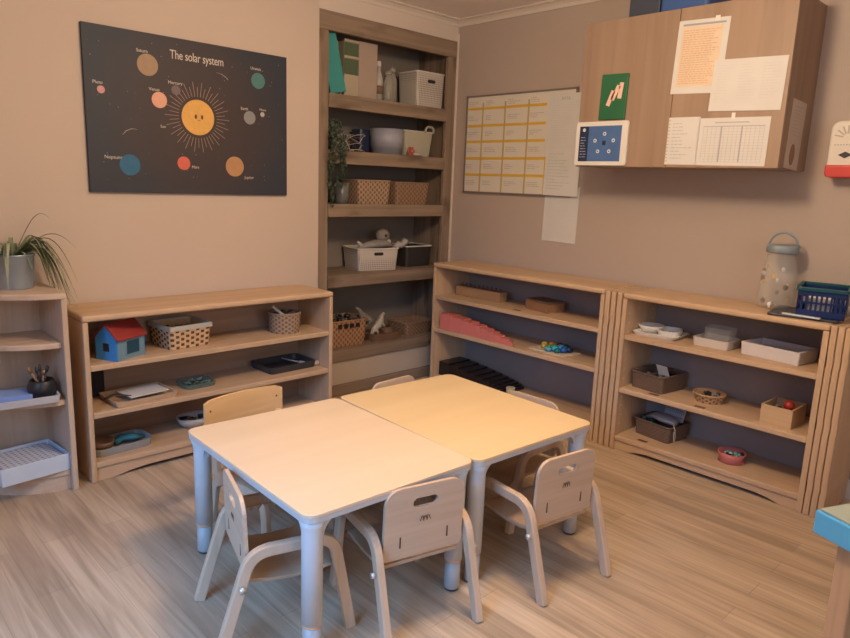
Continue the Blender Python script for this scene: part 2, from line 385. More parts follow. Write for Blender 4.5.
# ------------------------------------------------------------ tables
lam_y = wood('maple_laminate', (.82, .63, .43), (.77, .58, .38), 'x', .35, .33, spec=.5)
metal = mat('powder_grey_metal', (.62, .62, .62), .4, var=.02)
metal_d = mat('leg_insert', (.42, .40, .38), .4, var=.03)
orange_r = mat('orange_band', (.75, .38, .16), .5)
def table(label, cx, cy, W, D, rz, m):
    t = thing('table', label, 'table', (cx, cy, 0), rz, 'low classroom tables pushed together')
    top = MB().prism(rrect(-W/2, W/2, -D/2, D/2, .035, 6), 'z', .449, .460).build('tabletop', m, t, .002)
    MB().prism(rrect(-W/2+.001, W/2-.001, -D/2+.001, D/2-.001, .034, 6), 'z', .434, .449).build('edge_band', mat('table_edge', (.55, .54, .53), .45, var=.02), t)
    fr = MB(); i = .050
    fr.box(-W/2+.06, W/2-.06, -D/2+i, -D/2+i+.022, .412, .434).box(-W/2+.06, W/2-.06, D/2-i-.022, D/2-i, .412, .434)
    fr.box(-W/2+i, -W/2+i+.022, -D/2+.06, D/2-.06, .412, .434).box(W/2-i-.022, W/2-i, -D/2+.06, D/2-.06, .412, .434)
    fr.build('apron', metal, t, .004)
    for sx in (-1, 1):
        for sy in (-1, 1):
            c = (sx*(W/2-.042), sy*(D/2-.042), 0)
            l = MB().lathe([(.030, .115), (.030, .39), (.033, .41), (.040, .434)], 24, c).build('leg', metal, t)
            MB().lathe([(.024, .008), (.0265, .012), (.0265, .108)], 20, c).build('leg_extension', metal_d, l)
            MB().lathe([(.0285, .108), (.0295, .110), (.0295, .114), (.0285, .116)], 20, c).build('band', orange_r, l)
            MB().lathe([(.020, 0), (.023, .003), (.023, .008)], 20, c).build('foot', DARK, l)
            # curved gusset from leg to apron both ways
            for d in (0, 1):
                g = [(0, .434), (0, .35)]
                for k in range(7):
                    a = PI/2*k/6; g.append((.03+.060*(1-math.cos(a)), .370+.055*math.sin(a)))
                g += [(.095, .434)]
                mb = MB()
                if d == 0:
                    q = [(c[0]-sx*u, z) for u, z in g]
                    mb.prism(q, 'y', c[1]-.011, c[1]+.011)
                else:
                    q = [(c[1]-sy*u, z) for u, z in g]
                    mb.prism(q, 'x', c[0]-.011, c[0]+.011)
                mb.build('gusset', metal, l)
    return t
table('pale wooden child table with grey round legs, nearer the poster wall', 1.257, 1.762, .630, .800, math.radians(-2.3), lam_y)
table('wooden child table tinted yellow by lamp reflection, the one nearer the pink cube shelves', 1.889, 1.732, .626, .812, math.radians(-2.9), wood('maple_lamp_tint', (.82, .61, .34), (.77, .56, .30), 'x', .35, .33, spec=.5))  # warm lamp reflection put into this tabletop's yellower colour

# ------------------------------------------------------------ chairs
def path_strip(pts, wdt):
    """outline polygon of a constant-width strip along a 2d path"""
    L = []; R = []
    for i, p in enumerate(pts):
        a = Vector(pts[max(0, i-1)]); b = Vector(pts[min(len(pts)-1, i+1)]); d = (b-a).normalized(); n = Vector((-d.y, d.x))*wdt/2
        L.append(tuple(Vector(p)+n)); R.append(tuple(Vector(p)-n))
    return L, R
def strip_prism(mb, pts, wdt, ax, a, b):
    L, R = path_strip(pts, wdt); n = len(pts)
    def p(u, v, t): return {'x': (t, u, v), 'y': (u, t, v), 'z': (u, v, t)}[ax]
    vs = [p(u, v, a) for u, v in L]+[p(u, v, a) for u, v in R]+[p(u, v, b) for u, v in L]+[p(u, v, b) for u, v in R]
    fs = []
    for i in range(n-1):
        fs += [(i, i+1, n+i+1, n+i), (2*n+i, 3*n+i, 3*n+i+1, 2*n+i+1), (i, 2*n+i, 2*n+i+1, i+1), (n+i, n+i+1, 3*n+i+1, 3*n+i)]
    fs += [(0, n, 3*n, 2*n), (n-1, 3*n-1, 4*n-1, 2*n-1)]
    mb.add(vs, fs); return mb
def arc(p0, p1, p2, n=6):
    """rounded corner p0-p1-p2 as quadratic bezier"""
    return [((1-t)**2*p0[0]+2*t*(1-t)*p1[0]+t*t*p2[0], (1-t)**2*p0[1]+2*t*(1-t)*p1[1]+t*t*p2[1]) for t in [k/n for k in range(n+1)]]
def ring_plate(mb, outer, inner, y0, y1, tilt=0):
    n = len(outer)
    def P(q, y): return (q[0], y + q[1]*tilt, q[1])
    vs = [P(q, y0) for q in outer]+[P(q, y0) for q in inner]+[P(q, y1) for q in outer]+[P(q, y1) for q in inner]
    fs = []
    for i in range(n):
        j = (i+1) % n
        fs += [(i, j, n+j, n+i), (2*n+i, 3*n+i, 3*n+j, 2*n+j), (i, 2*n+i, 2*n+j, j), (n+i, n+j, 3*n+j, 3*n+i)]
    mb.add(vs, fs); return mb
steel = mat('bolt_steel', (.62, .60, .58), .35, .6)
def armchair(label, loc, rz):
    t = thing('child_chair', label, 'chair', loc, rz, 'wooden armchairs with slotted backs round the tables')
    for s in (-1, 1):
        pts = [(.005, 0)] + arc((.084, .258), (.100, .312), (.158, .312), 7) + arc((.285, .312), (.338, .312), (.350, .262), 7) + [(.398, 0)]
        a, b = (s*.158-.0125, s*.158+.0125)
        fo = strip_prism(MB(), pts, .033, 'x', a, b).build('arm_frame', chairwood('z'), t, .004)
        # toothed height rail inside the arm
        g = [(.10, .255), (.335, .255), (.345, .300)]
        for k in range(8):
            y = .335-.028*k; g += [(y, .300), (y-.008, .288), (y-.016, .300)]
        g += [(.10, .300)]
        a2 = s*.139
        rk = MB()
        for k in range(7): rk.prism([(.13+.026*k, .300), (.141+.026*k, .286), (.152+.026*k, .300)][::-1], 'x', a2-.004, a2+.004)
        rk.build('toothed_strip', chairwood('y'), t)
        MB().tube([(s*.1705, .072, .215), (s*.184, .072, .215)], .009, 12).build('bolt', steel, t)
    # back plate with hand hole
    n = 7
    outer = rrect(-.137, .137, .230, .458, [.012, .05, .05, .012], n)
    inner = rrect(-.043, .043, .388, .418, .0148, n)
    mb = ring_plate(MB(), outer, inner, .100, .112, -.04)
    mb.m = 1
    for x in (-.082, .082): mb.obox((x, .0885, .285), (.005, .002, .036))  # dark boxes stand in for the shaded depth of the inset slots
    for dx, a in ((-.011, .35), (0, 0), (.011, -.35)):   # small three-stroke mark
        mb.obox((dx-.004, .0838, .350), (.002, .0012, .018), ry=.3+a*.2); mb.obox((dx+.004, .0838, .350), (.002, .0012, .018), ry=-.3+a*.2)
    mb.build('backrest', [chairwood('x'), mat('dark_slot_and_mark', (.09, .055, .035), .8)], t, .003)
    # moulded seat, curled down at the front
    pts = [(.098, .213), (.16, .200), (.23, .196), (.30, .200)] + arc((.335, .205), (.372, .205), (.380, .175), 6)
    strip_prism(MB(), pts, .011, 'x', -.131, .131).build('seat', wood('seat_ply', (.50, .34, .22), (.42, .27, .165), 'y'), t, .002)
    return t
c1 = armchair('wooden child armchair seen from behind, nearest to the two table seam', (1.298, 1.248, 0), math.radians(-13))
def place(lbl, x, y, d): return dup(c1, (x, y, 0), math.radians(d), lbl)
place('wooden child armchair seen from behind, on the clear floor side of the yellower table', 1.832, 1.108, -8)
place('wooden child armchair turned side on at the grey legged end of the paler table', .802, 1.722, -106.5)
place('wooden child armchair tucked behind the yellower table in front of the alcove', 1.950, 2.300, 183)
place('wooden child armchair tucked at the end of the yellower table facing pink cube shelves', 2.350, 1.662, 90)

# older style chair with a bent back, warm light put into its yellow colour
t = thing('child_chair', 'wooden chair with curved back coloured as lit yellow, between the tables and poster wall shelves', 'chair', (1.272, 2.305, 0), math.radians(184))
hz = wood('lit_yellow_ply', (.74, .45, .20), (.66, .38, .16), 'x')
for s in (-1, 1):
    pts = [(.000, .40), (.006, .34)] + arc((.012, .25), (.02, .19), (.085, .205), 6) + [(.22, .215)] + arc((.29, .215), (.33, .21), (.335, .14), 6) + [(.345, 0)]
    strip_prism(MB(), pts, .036, 'x', s*.150-.011, s*.150+.011).build('side_frame', chairwood('z'), t, .004)
    strip_prism(MB(), [(-.03, 0), (-.012, .08)] + arc((.0, .14), (.01, .19), (.06, .195), 5), .036, 'x', s*.150-.0108, s*.150+.0108).build('leg', chairwood('z'), t, .004)
N = 14; vs = []; outl = rrect(-.176, .176, .385, .492, [.012, .016, .016, .012], 4)
mb = MB()
def yb(x): return -.026-.020*(1-(x/.176)**2)
vs = []; xs = [-.176+.352*k/N for k in range(N+1)]
for x in xs:
    e = max(0, (abs(x)-.164)/.012)*.008
    for (y, z) in ((0, .385+e), (0, .492-e), (.012, .492-e), (.012, .385+e)): vs.append((x, yb(x)+y, z + .006*(1-(x/.176)**2)*(1 if z > .45 else 0)))
fs = [(0, 1, 2, 3), tuple(N*4+k for k in (3, 2, 1, 0))]
for i in range(N):
    for k in range(4): fs.append((i*4+k, (i+1)*4+k, (i+1)*4+(k+1) % 4, i*4+(k+1) % 4))
mb.add(vs, fs); mb.m = 1
for x in (-.150, .150):
    mb.tube([(x, yb(x)+.0121, .452), (x, yb(x)+.0135, .452)], .0045, 10)
    mb.tube([(x, yb(x)-.0001, .452), (x, yb(x)-.0015, .452)], .0045, 10)
mb.build('backrest', [hz, mat('screw_cap', (.13, .07, .035), .5)], t, .002)
MB().prism(rrect(-.139, .139, .01, .33, .03, 4), 'z', .218, .230).build('seat', wood('seat_ply', (.50, .34, .22), (.42, .27, .165), 'y'), t, .003)

# blue edged table
t = thing('play_table', 'table corner with bright blue thick edge and wooden leg, bottom right', 'table', (2.08, .508, 0), math.atan2(.097, .042)+PI)
# local +x runs along the visible edge away from the corner, local +y inwards
mb = MB(); mb.box(0, .62, 0, .62, .383, .452); mb.build('edge_frame', mat('sky_blue_edge', (.11, .50, 1.0), .45, var=.03), t, .004)
MB().box(.008, .612, .008, .612, .452, .460).build('tabletop', mat('sage_top', (.40, .47, .42), .5, var=.04), t, .003)
for x, y in ((.06, .03), (.50, .03), (.06, .53), (.50, .53)):
    MB().box(x, x+.06, y, y+.06, 0, .383).build('leg', chairwood('z'), t, .004)

# ============================================================ things on the walls
RW = -PI/2     # local x -> world -y, local -y -> into the room
def lines(mb, x0, x1, z0, z1, n, y=-.0013, th=.0022, frac=(.6, 1), seed=0):
    r = random.Random(seed)
    for k in range(n):
        z = z1-(z1-z0)*(k+.5)/n; e = x0+(x1-x0)*r.uniform(*frac)
        x = x0
        while x < e:
            wl = r.uniform(.008, .024); mb.box(x, min(e, x+wl), y, y+.0004, z-th/2, z+th/2); x += wl+.004
def sheet(label, y, z, wd, ht, rot=0, name='paper', x=XW, body=None, mats=None, group=None, cat='paper'):
    """a sheet pinned flat on a surface facing -x; (y, z) is its upper left corner as seen from the room"""
    mb = MB(); mb.box(0, wd, -.0009, 0, -ht, 0)
    if body: mb.m = 1; body(mb)
    o = mb.build(name, mats or [PAPER, INK]); o.location = (x, y, z); o.rotation_euler = (0, rot, RW)
    return tag(o, label, cat, group)

# solar system poster --------------------------------------------------
def poster_mat():
    m = bpy.data.materials.new('poster_print'); m.use_nodes = True; nt = m.node_tree; b = nt.nodes['Principled BSDF']; b.inputs['Roughness'].default_value = .6
    tc = nt.nodes.new('ShaderNodeTexCoord'); mp = nt.nodes.new('ShaderNodeMapping'); mp.inputs['Location'].default_value = (-.52, 0, -.36); mp.inputs['Scale'].default_value = (1, 0, 1)
    ln = nt.nodes.new('ShaderNodeVectorMath'); ln.operation = 'LENGTH'
    no = nt.nodes.new('ShaderNodeTexNoise'); no.inputs['Scale'].default_value = 7; no.inputs['Detail'].default_value = 4
    ad = nt.nodes.new('ShaderNodeMath'); ad.operation = 'MULTIPLY_ADD'; ad.inputs[1].default_value = .25
    r = nt.nodes.new('ShaderNodeValToRGB'); e = r.color_ramp.elements
    e[0].position = .12; e[0].color = (.052, .030, .030, 1); e[1].position = .62; e[1].color = (.026, .032, .050, 1)
    x = e.new(.42); x.color = (.042, .032, .038, 1)
    L = nt.links.new
    L(tc.outputs['Object'], mp.inputs['Vector']); L(mp.outputs['Vector'], ln.inputs[0]); L(tc.outputs['Object'], no.inputs['Vector'])
    L(no.outputs['Fac'], ad.inputs[0]); L(ln.outputs['Value'], ad.inputs[2]); L(ad.outputs['Value'], r.inputs['Fac']); L(r.outputs['Color'], b.inputs['Base Color'])
    return m
PX0, PZ0, PW, PH = 1.037, 1.238, 1.015, .716
post = MB().box(0, PW, 0, .018, 0, PH).build('poster', poster_mat(), None, .001)
post.location = (PX0, YW-.019, PZ0); tag(post, 'dark solar system poster with smiling yellow sun on the left wall', 'poster')
YP = YW-.019
def disc(name, u, v, r, m, y=-.0012, n=40, ring=None):
    # u, v measured as fractions of the poster, from its upper left
    c = (u*PW, (1-v)*PH); mb = MB()
    mb.prism([(c[0]+r*math.cos(2*PI*k/n), c[1]+r*math.sin(2*PI*k/n)) for k in range(n)], 'y', y, 0)
    return mb.build(name, m, post)
def pm(n, c, v=.16, ns=40): return mat('print_'+n, c, .6, var=v, ns=ns)
cream = pm('cream', (.62, .56, .50), .05); amber = pm('sun', (.72, .40, .10), .18)
su, sv, sr = .507, .489, .083
disc('sun_print', su, sv, sr, amber)
mb = MB()
for k in range(44):
    a = 2*PI*k/44; l = sr+.014; L2 = sr+(.060 if k % 2 else .082); cx, cz = su*PW, (1-sv)*PH
    ux, uz = math.cos(a), math.sin(a); px, pz = -uz*.0011, ux*.0011
    mb.prism([(cx+ux*l-px, cz+uz*l-pz), (cx+ux*L2-px, cz+uz*L2-pz), (cx+ux*L2+px, cz+uz*L2+pz), (cx+ux*l+px, cz+uz*l+pz)][::-1], 'y', -.001, 0)
mb.build('sun_rays', pm('ray', (.36, .25, .19), .05), post)
mb = MB()
for dx in (-.012, .020): mb.prism([(su*PW+dx+.006*math.cos(2*PI*k/14), (1-sv)*PH+.003+.011*math.sin(2*PI*k/14)) for k in range(14)], 'y', -.0018, 0)
mb.tube([(su*PW+.004+.006*math.cos(a), -.0015, (1-sv)*PH-.010+.005*math.sin(a)) for a in [PI+PI*k/6 for k in range(7)]], .0012, 5)
mb.build('sun_face', pm('face', (.10, .04, .02), .05), post)
planets = [('saturn', .274, .194, .048, (.36, .24, .15)), ('pluto', .067, .378, .0165, (.60, .30, .30)), ('venus', .322, .402, .036, (.74, .38, .27)),
           ('mercury', .402, .328, .022, (.17, .13, .14)), ('uranus', .832, .194, .039, (.07, .20, .20)), ('earth', .782, .455, .033, (.26, .26, .26)),
           ('moon', .855, .423, .012, (.45, .44, .43)), ('mars', .429, .797, .032, (.62, .13, .09)), ('jupiter', .695, .803, .050, (.46, .25, .12)), ('neptune', .176, .824, .047, (.02, .13, .26))]
for n_, u, v, r, c in planets: disc(n_+'_print', u, v, r, pm(n_, c))
for s_, u, v, k in (('Saturn', .225, .122, .020), ('Pluto', .033, .345, .020), ('Venus', .275, .348, .020), ('Mercury', .365, .292, .020), ('Uranus', .790, .122, .020),
                 ('Earth', .733, .405, .019), ('Moon', .838, .398, .016), ('Sun', .322, .575, .018), ('Mars', .468, .828, .019), ('Jupiter', .748, .885, .020), ('Neptune', .066, .790, .022)):
    text(s_, k*1.02, cream, post, 'planet_name', (u*PW, -.0006, (1-v)*PH))
text('The solar system', .052, cream, post, 'poster_title', (.378*PW, -.0006, .868*PH), spacing=.95).scale = (.80, 1.1, 1)
mb = MB()
rr_ = random.Random(4)
for k in range(70):
    x, z, r = rr_.uniform(.02, PW-.02), rr_.uniform(.02, PH-.02), rr_.uniform(.0009, .0024)
    if math.hypot(x-su*PW, z-(1-sv)*PH) < .16: continue
    mb.prism([(x+r*math.cos(PI*q/3), z+r*math.sin(PI*q/3)) for q in range(6)], 'y', -.0008, 0)
mb.build('star_print', pm('star', (.26, .26, .30), .1), post)
for pts in ([(.606, .178), (.630, .184), (.652, .200), (.665, .216)], [(.148, .640), (.166, .612), (.190, .598), (.214, .600)]):
    MB().tube([(u*PW, -.0004, (1-v)*PH) for u, v in pts], [.004, .0075, .006, .003] if pts[0][0] < .5 else [.003, .005, .007, .008], 6, flat=.2).build('comet_print', cream, post)

# planning board ---------------------------------------------------------
t = thing('whiteboard', 'framed white planning board with yellow tape grid on the right wall', 'whiteboard', (XW, 3.178, 1.292), RW)
BW, BH = .842, .598
mb = MB().box(-.006, BW+.006, -.018, -.001, -.010, 0).box(-.006, BW+.006, -.018, -.001, BH, BH+.010).box(-.008, .002, -.018, -.001, -.01, BH+.01).box(BW-.002, BW+.008, -.018, -.001, -.01, BH+.01)
mb.build('frame', mat('board_frame', (.19, .16, .15), .5), t)
mb = MB()
for k, z in enumerate((.525, .418, .318, .212, .108)): mb.box(.0, .64 if k < 3 else .66, -.0135, -.0118, z-.008, z+.008)
mb.box(.648, .662, -.0137, -.0119, .0, .212)
mb.build('yellow_tape', mat('yellow_tape', (.70, .43, .05), .5), t)
mb = MB()
for x in (.135, .320, .505): mb.box(x-.006, x+.006, -.0139, -.0119, 0, .56)
mb.build('tape_column', mat('ochre_tape', (.50, .37, .18), .6), t)
mb = MB().box(0, BW, -.012, -.001, 0, BH); mb.m = 1
for i, x in enumerate((.01, .16, .34, .52)):
    for j, z in enumerate((.56, .47, .37, .27, .165, .06)): lines(mb, x, x+.10, z-.020, z+.014, 3, y=-.0126, th=.003, frac=(.3, 1), seed=i*7+j)
mb.build('board', [mat('board_white', (.68, .64, .57), .35, var=.03), mat('marker_grey', (.36, .34, .36), .7)], t)

def body1(mb): lines(mb, .03, .21, -.34, -.03, 22, frac=(.5, 1), seed=5)
o = sheet('tall white ruled sheet fixed over the right half of the planning board', 2.520, 1.872, .235, .36, .02, body=body1, x=XW-.0185, mats=[PAPER, mat('faint_ink', (.58, .56, .56), .8)])
text('ROTA', .022, INK, o, 'heading', (.09, -.0014, -.035))
def body2(mb): lines(mb, .02, .20, -.24, -.02, 12, frac=(.3, .9), seed=9)
sheet('white sheet with green handwriting pinned below the ruled sheet on the planning board', 2.515, 1.560, .245, .27, .02, body=body2, x=XW-.0200, mats=[PAPER, mat('green_ink', (.30, .42, .33), .8)])
def body3(mb):
    lines(mb, .02, .21, -.31, -.02, 26, frac=(.8, 1), seed=11)
sheet('lowest long white sheet hanging down below the planning board', 2.512, 1.345, .243, .328, .015, body=body3, x=XW-.0032, mats=[PAPER, mat('faint_ink', (.58, .56, .56), .8)])

# wall cupboard ------------------------------------------------------------
KX, KY = 3.072, 2.092
t = thing('wall_cupboard', 'brown wood effect wall cupboard with papers stuck on its two doors', 'cupboard', (KX, KY, 1.447), RW)
cw = wood('cupboard_laminate', (.34, .235, .17), (.275, .185, .13), 'z', .6)
cwx = wood('cupboard_laminate', (.37, .26, .19), (.30, .205, .145), 'x', .6)
KW, KD, KH = 1.002, XW-KX-.001, .700
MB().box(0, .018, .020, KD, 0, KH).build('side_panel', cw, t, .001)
MB().box(KW-.018, KW, .020, KD, 0, KH).build('side_panel', wood('cupboard_side_shaded', (.30, .19, .125), (.235, .145, .09), 'z', .6), t, .001)  # darker laminate copy, shade of the unlit end put into its colour
MB().box(.018, KW-.018, .020, KD, 0, .018).build('bottom_panel', cwx, t)
MB().box(.018, KW-.018, .020, KD, KH-.018, KH).build('top_panel', cwx, t)
MB().box(.018, KW-.018, KD-.012, KD-.004, .018, KH-.018).build('back_panel', cwx, t)
MB().box(0, .4985, 0, .018, 0, KH).build('door', cw, t, .0015)
MB().box(.5015, KW, 0, .018, 0, KH).build('door', cw, t, .0015)
FX = KX-.0005
# things stuck on the cupboard front
def nb(mb):
    pass
o = MB().box(0, .146, -.012, 0, -.215, 0).build('notebook', mat('green_cover', (.02, .13, .055), .5), None, .002)
o.location = (FX, 1.967, 1.892); o.rotation_euler = (0, .02, RW); tag(o, 'dark green notebook with pink paper scraps stuck on the cupboard door', 'notebook')
for k, (x, z, a) in enumerate(((.060, -.115, .35), (.085, -.090, .45), (.112, -.080, .1))):
    MB().obox((0, 0, 0), (.022, .001, .075), ry=a).build('paper_scrap', mat('pink_scrap', (.78, .52, .43), .7), o, loc=(x, -.013, z))
t = thing('tablet_frame', 'white framed blue screen card at lower left of the cupboard doors', 'screen', (FX, 2.094, 1.668), rot=(0, .0, RW))
MB().prism(rrect(0, .296, -.215, 0, .012, 4), 'y', -.010, 0).build('frame', mat('white_bezel', (.70, .68, .65), .4), t)
mb = MB().box(.022, .262, -.0112, -.0098, -.195, -.022)
mb.m = 1; mb.box(.022, .075, -.0118, -.0100, -.195, -.022)
mb.m = 2
for k in range(5):
    a = PI/2+2*PI*k/5; cx, cz = .168+.050*math.cos(a)*1.1, -.108+.047*math.sin(a)
    mb.prism([(cx+.0095*math.cos(2*PI*q/14), cz+.0095*math.sin(2*PI*q/14)) for q in range(14)], 'y', -.0122, -.010)
mb.prism([(.048+.009*math.cos(2*PI*q/14), -.040+.009*math.sin(2*PI*q/14)) for q in range(14)], 'y', -.0124, -.010)
lines(mb, .03, .068, -.18, -.07, 8, y=-.0123, th=.002, seed=3)
mb.m = 1
for k in range(5):
    a = PI/2+2*PI*k/5; cx, cz = .168+.050*math.cos(a)*1.1, -.108+.047*math.sin(a)
    mb.prism([(cx+.004*math.cos(2*PI*q/8), cz+.004*math.sin(2*PI*q/8)) for q in range(8)], 'y', -.0126, -.010)
mb.obox((.168, -.0118, -.105), (.020, .0006, .022)); 
mb.build('screen_print', [mat('screen_blue', (.07, .15, .36), .3, var=.2, ns=20), mat('screen_navy', (.02, .035, .09), .3), mat('screen_white', (.62, .66, .70), .5)], t)

def orange_body(mb):
    mb.box(.02, .205, -.0012, -.0009, -.285, -.028)
o = sheet('tall sheet printed with orange lines at the top of the right cupboard door', 1.592, 2.092, .232, .315, .035, body=orange_body, x=FX, mats=[PAPER, mat('peach_print', (.70, .56, .43), .8, var=.1)])
mb = MB(); lines(mb, .028, .198, -.275, -.04, 24, y=-.0018, th=.0038, frac=(.75, 1), seed=2); mb.build('printed_lines', mat('orange_ink', (.62, .40, .24), .8), o)
MB().box(.02, .215, -.0016, -.001, -.024, -.016).build('printed_rule', INK, o)
MB().box(.165, .185, -.003, -.0009, -.012, .008).build('adhesive_tab', WHITE, o)
def grey_body(mb):
    for k in range(3): lines(mb, .02+.095*k, .10+.095*k, -.17, -.02, 13, frac=(.5, 1), seed=20+k)
sheet('wide white printed sheet overlapping the orange sheet on the cupboard', 1.408, 1.908, .306, .216, .03, body=grey_body, x=FX-.0014, mats=[PAPER, mat('faint_ink', (.58, .56, .56), .8)])
def nb_body(mb): lines(mb, .022, .125, -.19, -.02, 11, frac=(.4, 1), seed=31)
o = sheet('narrow spiral notebook page stuck low beside the cupboard door gap', 1.595, 1.672, .150, .212, .01, body=nb_body, x=FX)
mb = MB()
for k in range(13): mb.obox((.004, -.0015, -.014-.0152*k), (.012, .001, .004))
mb.build('spiral_binding', mat('binding_grey', (.42, .36, .30), .6), o)
def chart_body(mb):
    for k in range(14): mb.box(.022, .285, -.0014, -.0009, -.190+.0118*k, -.1893+.0118*k)
    for k in range(15): mb.box(.022+.0188*k, .0226+.0188*k, -.0014, -.0009, -.190, -.036)
    for x in (.103, .192): mb.box(x-.003, x+.003, -.0016, -.0009, -.19, -.036)
    mb.box(.02, .287, -.0016, -.0009, -.038, -.035); mb.box(.07, .22, -.0014, -.0009, -.022, -.018)
o = sheet('white landscape grid chart stuck at the lower right of the cupboard door', 1.447, 1.663, .306, .205, .012, body=chart_body, x=FX, mats=[PAPER, mat('chart_ink', (.38, .36, .40), .8)])
MB().box(.140, .156, -.003, -.0009, -.006, .020).build('adhesive_tab', WHITE, o)
# card on the cupboard side (faces -y)
def card(mb):
    mb.prism([(.075+.028*math.cos(2*PI*q/20), -.225+.045*math.sin(2*PI*q/20)) for q in range(20)], 'y', -.003, -.0009)
mb = MB(); mb.box(0, .165, -.0015, 0, -.285, 0); mb.m = 1; lines(mb, .03, .14, -.15, -.02, 9, y=-.0022, seed=41); mb.m = 2; card(mb)
o = mb.build('paper', [mat('beige_card', (.50, .40, .33), .8), mat('faint_ink2', (.38, .32, .28), .8), mat('brown_oval', (.25, .14, .09), .8)])
o.location = (3.145, 1.0895, 1.738); o.rotation_euler = (0, .05, 0); tag(o, 'beige printed card with a brown oval on the cupboard end panel', 'card')

# boxes on top of the cupboard
o = MB().box(0, .16, 0, .22, 0, .13).build('storage_box', mat('charcoal_blue', (.045, .055, .085), .6), None, .006)
o.location = (3.10, 1.875, 2.1475); o.rotation_euler = (0, 0, RW); tag(o, 'dark charcoal box on top of the wall cupboard', 'box')
o = MB().prism(rrect(0, .235, 0, .24, .02, 4), 'z', 0, .14).build('storage_box', mat('royal_blue', (.03, .09, .28), .5), None, .004)
o.location = (3.09, 1.710, 2.1475); o.rotation_euler = (0, 0, RW); tag(o, 'bright blue box on top of the wall cupboard', 'box')

# dispenser
t = thing('soap_dispenser', 'white and red wall dispenser at the right edge beside the cupboard', 'dispenser', (XW-.001, .980, 1.420), RW)
w2 = mat('dispenser_white', (.66, .60, .54), .4)
MB().prism(rrect(0, .135, .045, .235, [.01, .035, .035, .01], 6), 'y', -.085, 0).build('body', w2, t, .008, 3)
MB().prism(rrect(-.001, .136, 0, .052, [.018, .006, .006, .018], 4), 'y', -.095, 0).build('push_bar', mat('red_push_bar', (.55, .04, .035), .4), t, .008, 3)
mb = MB()
for k in range(7):
    a = PI*(k+.5)/7; mb.obox((.0675+.034*math.cos(a), -.0855, .165+.034*math.sin(a)), (.034, .002, .006), ry=-a)
mb.build('sunburst_mark', mat('emboss', (.42, .37, .32), .5), t)
mb = MB().prism([(.040, .094), (.0675, .080), (.095, .094), (.0675, .108)], 'y', -.0862, -.084)
mb.build('logo', DARK, t)
mb = MB()
for k in range(9): mb.box(.022+.011*k, .027+.011*k, -.0862, -.084, .134, .138)
mb.build('small_print', INK, t)

# ============================================================ containers and toys
def basket(name, label, cat, loc, rz, wd, dp, ht, m, taper=.88, rows=9, amp=.004, rim=None, rnd=.02, pitch=.018, group=None, round_=False, dip_shade=None):
    """woven basket: strands pass over and under, dips painted darker as occlusion"""
    t = thing(name, label, cat, loc, rz, group)
    if round_:
        N0 = 200; base_pts = [(wd/2*math.cos(2*PI*k/N0), dp/2*math.sin(2*PI*k/N0)) for k in range(N0)]
    else: base_pts = rrect(-wd/2, wd/2, -dp/2, dp/2, rnd, 4)
    # resample perimeter evenly
    P = [Vector(p) for p in base_pts]; P.append(P[0]); seg = [(P[i+1]-P[i]).length for i in range(len(P)-1)]; tot = sum(seg)
    n = int(tot/pitch/2)*2*3
    pts = []; i = 0; acc = 0
    for k in range(n):
        d = tot*k/n
        while i < len(seg)-1 and acc+seg[i] < d: acc += seg[i]; i += 1
        f = (d-acc)/max(seg[i], 1e-9); p = P[i].lerp(P[i+1], f); q = (P[i+1]-P[i]).normalized(); pts.append((p, Vector((q.y, -q.x))))
    mb = MB(); vs = []; R = rows*2+1
    for r in range(R):
        z = ht*r/(R-1); s = taper+(1-taper)*z/ht; bulge = 1 if r % 2 else .15
        sg = 1 if (r//2) % 2 else -1
        for k, (p, nn) in enumerate(pts):
            d = amp*(.5+.5*sg*math.cos(PI*k/3))*bulge
            q = p*s+nn*d; vs.append((q.x, q.y, z))
    fs = [(r*n+k, r*n+(k+1) % n, (r+1)*n+(k+1) % n, (r+1)*n+k) for r in range(R-1) for k in range(n)]
    mb.add(vs, fs, True)
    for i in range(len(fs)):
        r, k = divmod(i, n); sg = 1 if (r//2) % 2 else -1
        if sg*math.cos(PI*(k+.5)/3) < -.75: mb.mi[i] = 1  # darker material paints the occlusion where strands dip under
    # inner skin and base
    vs = []
    for z in (ht-.001, .006):
        s = (taper+(1-taper)*z/ht)
        for p, nn in pts: q = p*s-nn*.005; vs.append((q.x, q.y, z))
    fs = [(k, n+k, n+(k+1) % n, (k+1) % n)[::-1] for k in range(n)] + [tuple(n+k for k in range(n))]
    mb.add(vs, fs)
    bt = [(p.x*taper, p.y*taper, 0.0005) for p, _ in pts]; mb.add(bt, [tuple(range(n))[::-1]])
    mb.build('weave', [m, dip_shade or mat('dip_shade_tan', (.17, .105, .065), .8)], t)
    MB().tube([(p.x*1.005, p.y*1.005, ht) for p, _ in pts[::3]], .0055, 6, closed=True).build('rim', rim or m, t)
    return t
def tray(name, label, cat, loc, rz, wd, dp, ht, m, wall=.006, flare=1.06, rnd=.015, group=None, base=.004):
    o_ = rrect(-wd/2, wd/2, -dp/2, dp/2, rnd, 4); n = len(o_); mb = MB(); f = 1/flare
    rings = [([(x*f, y*f) for x, y in o_], 0), (o_, ht), ([(x*(1-2*wall/wd), y*(1-2*wall/dp)) for x, y in o_], ht), ([(x*f*(1-2*wall/wd), y*f*(1-2*wall/dp)) for x, y in o_], base)]
    vs = [(x, y, z) for r, z in rings for x, y in r]
    fs = [(i*n+k, i*n+(k+1) % n, (i+1)*n+(k+1) % n, (i+1)*n+k) for i in range(3) for k in range(n)]
    fs += [tuple(range(n))[::-1], tuple(3*n+k for k in range(n))]
    mb.add(vs, fs); o = mb.build(name, m, None, .0012); o.location = loc; o.rotation_euler = (0, 0, rz)
    return tag(o, label, cat, group)
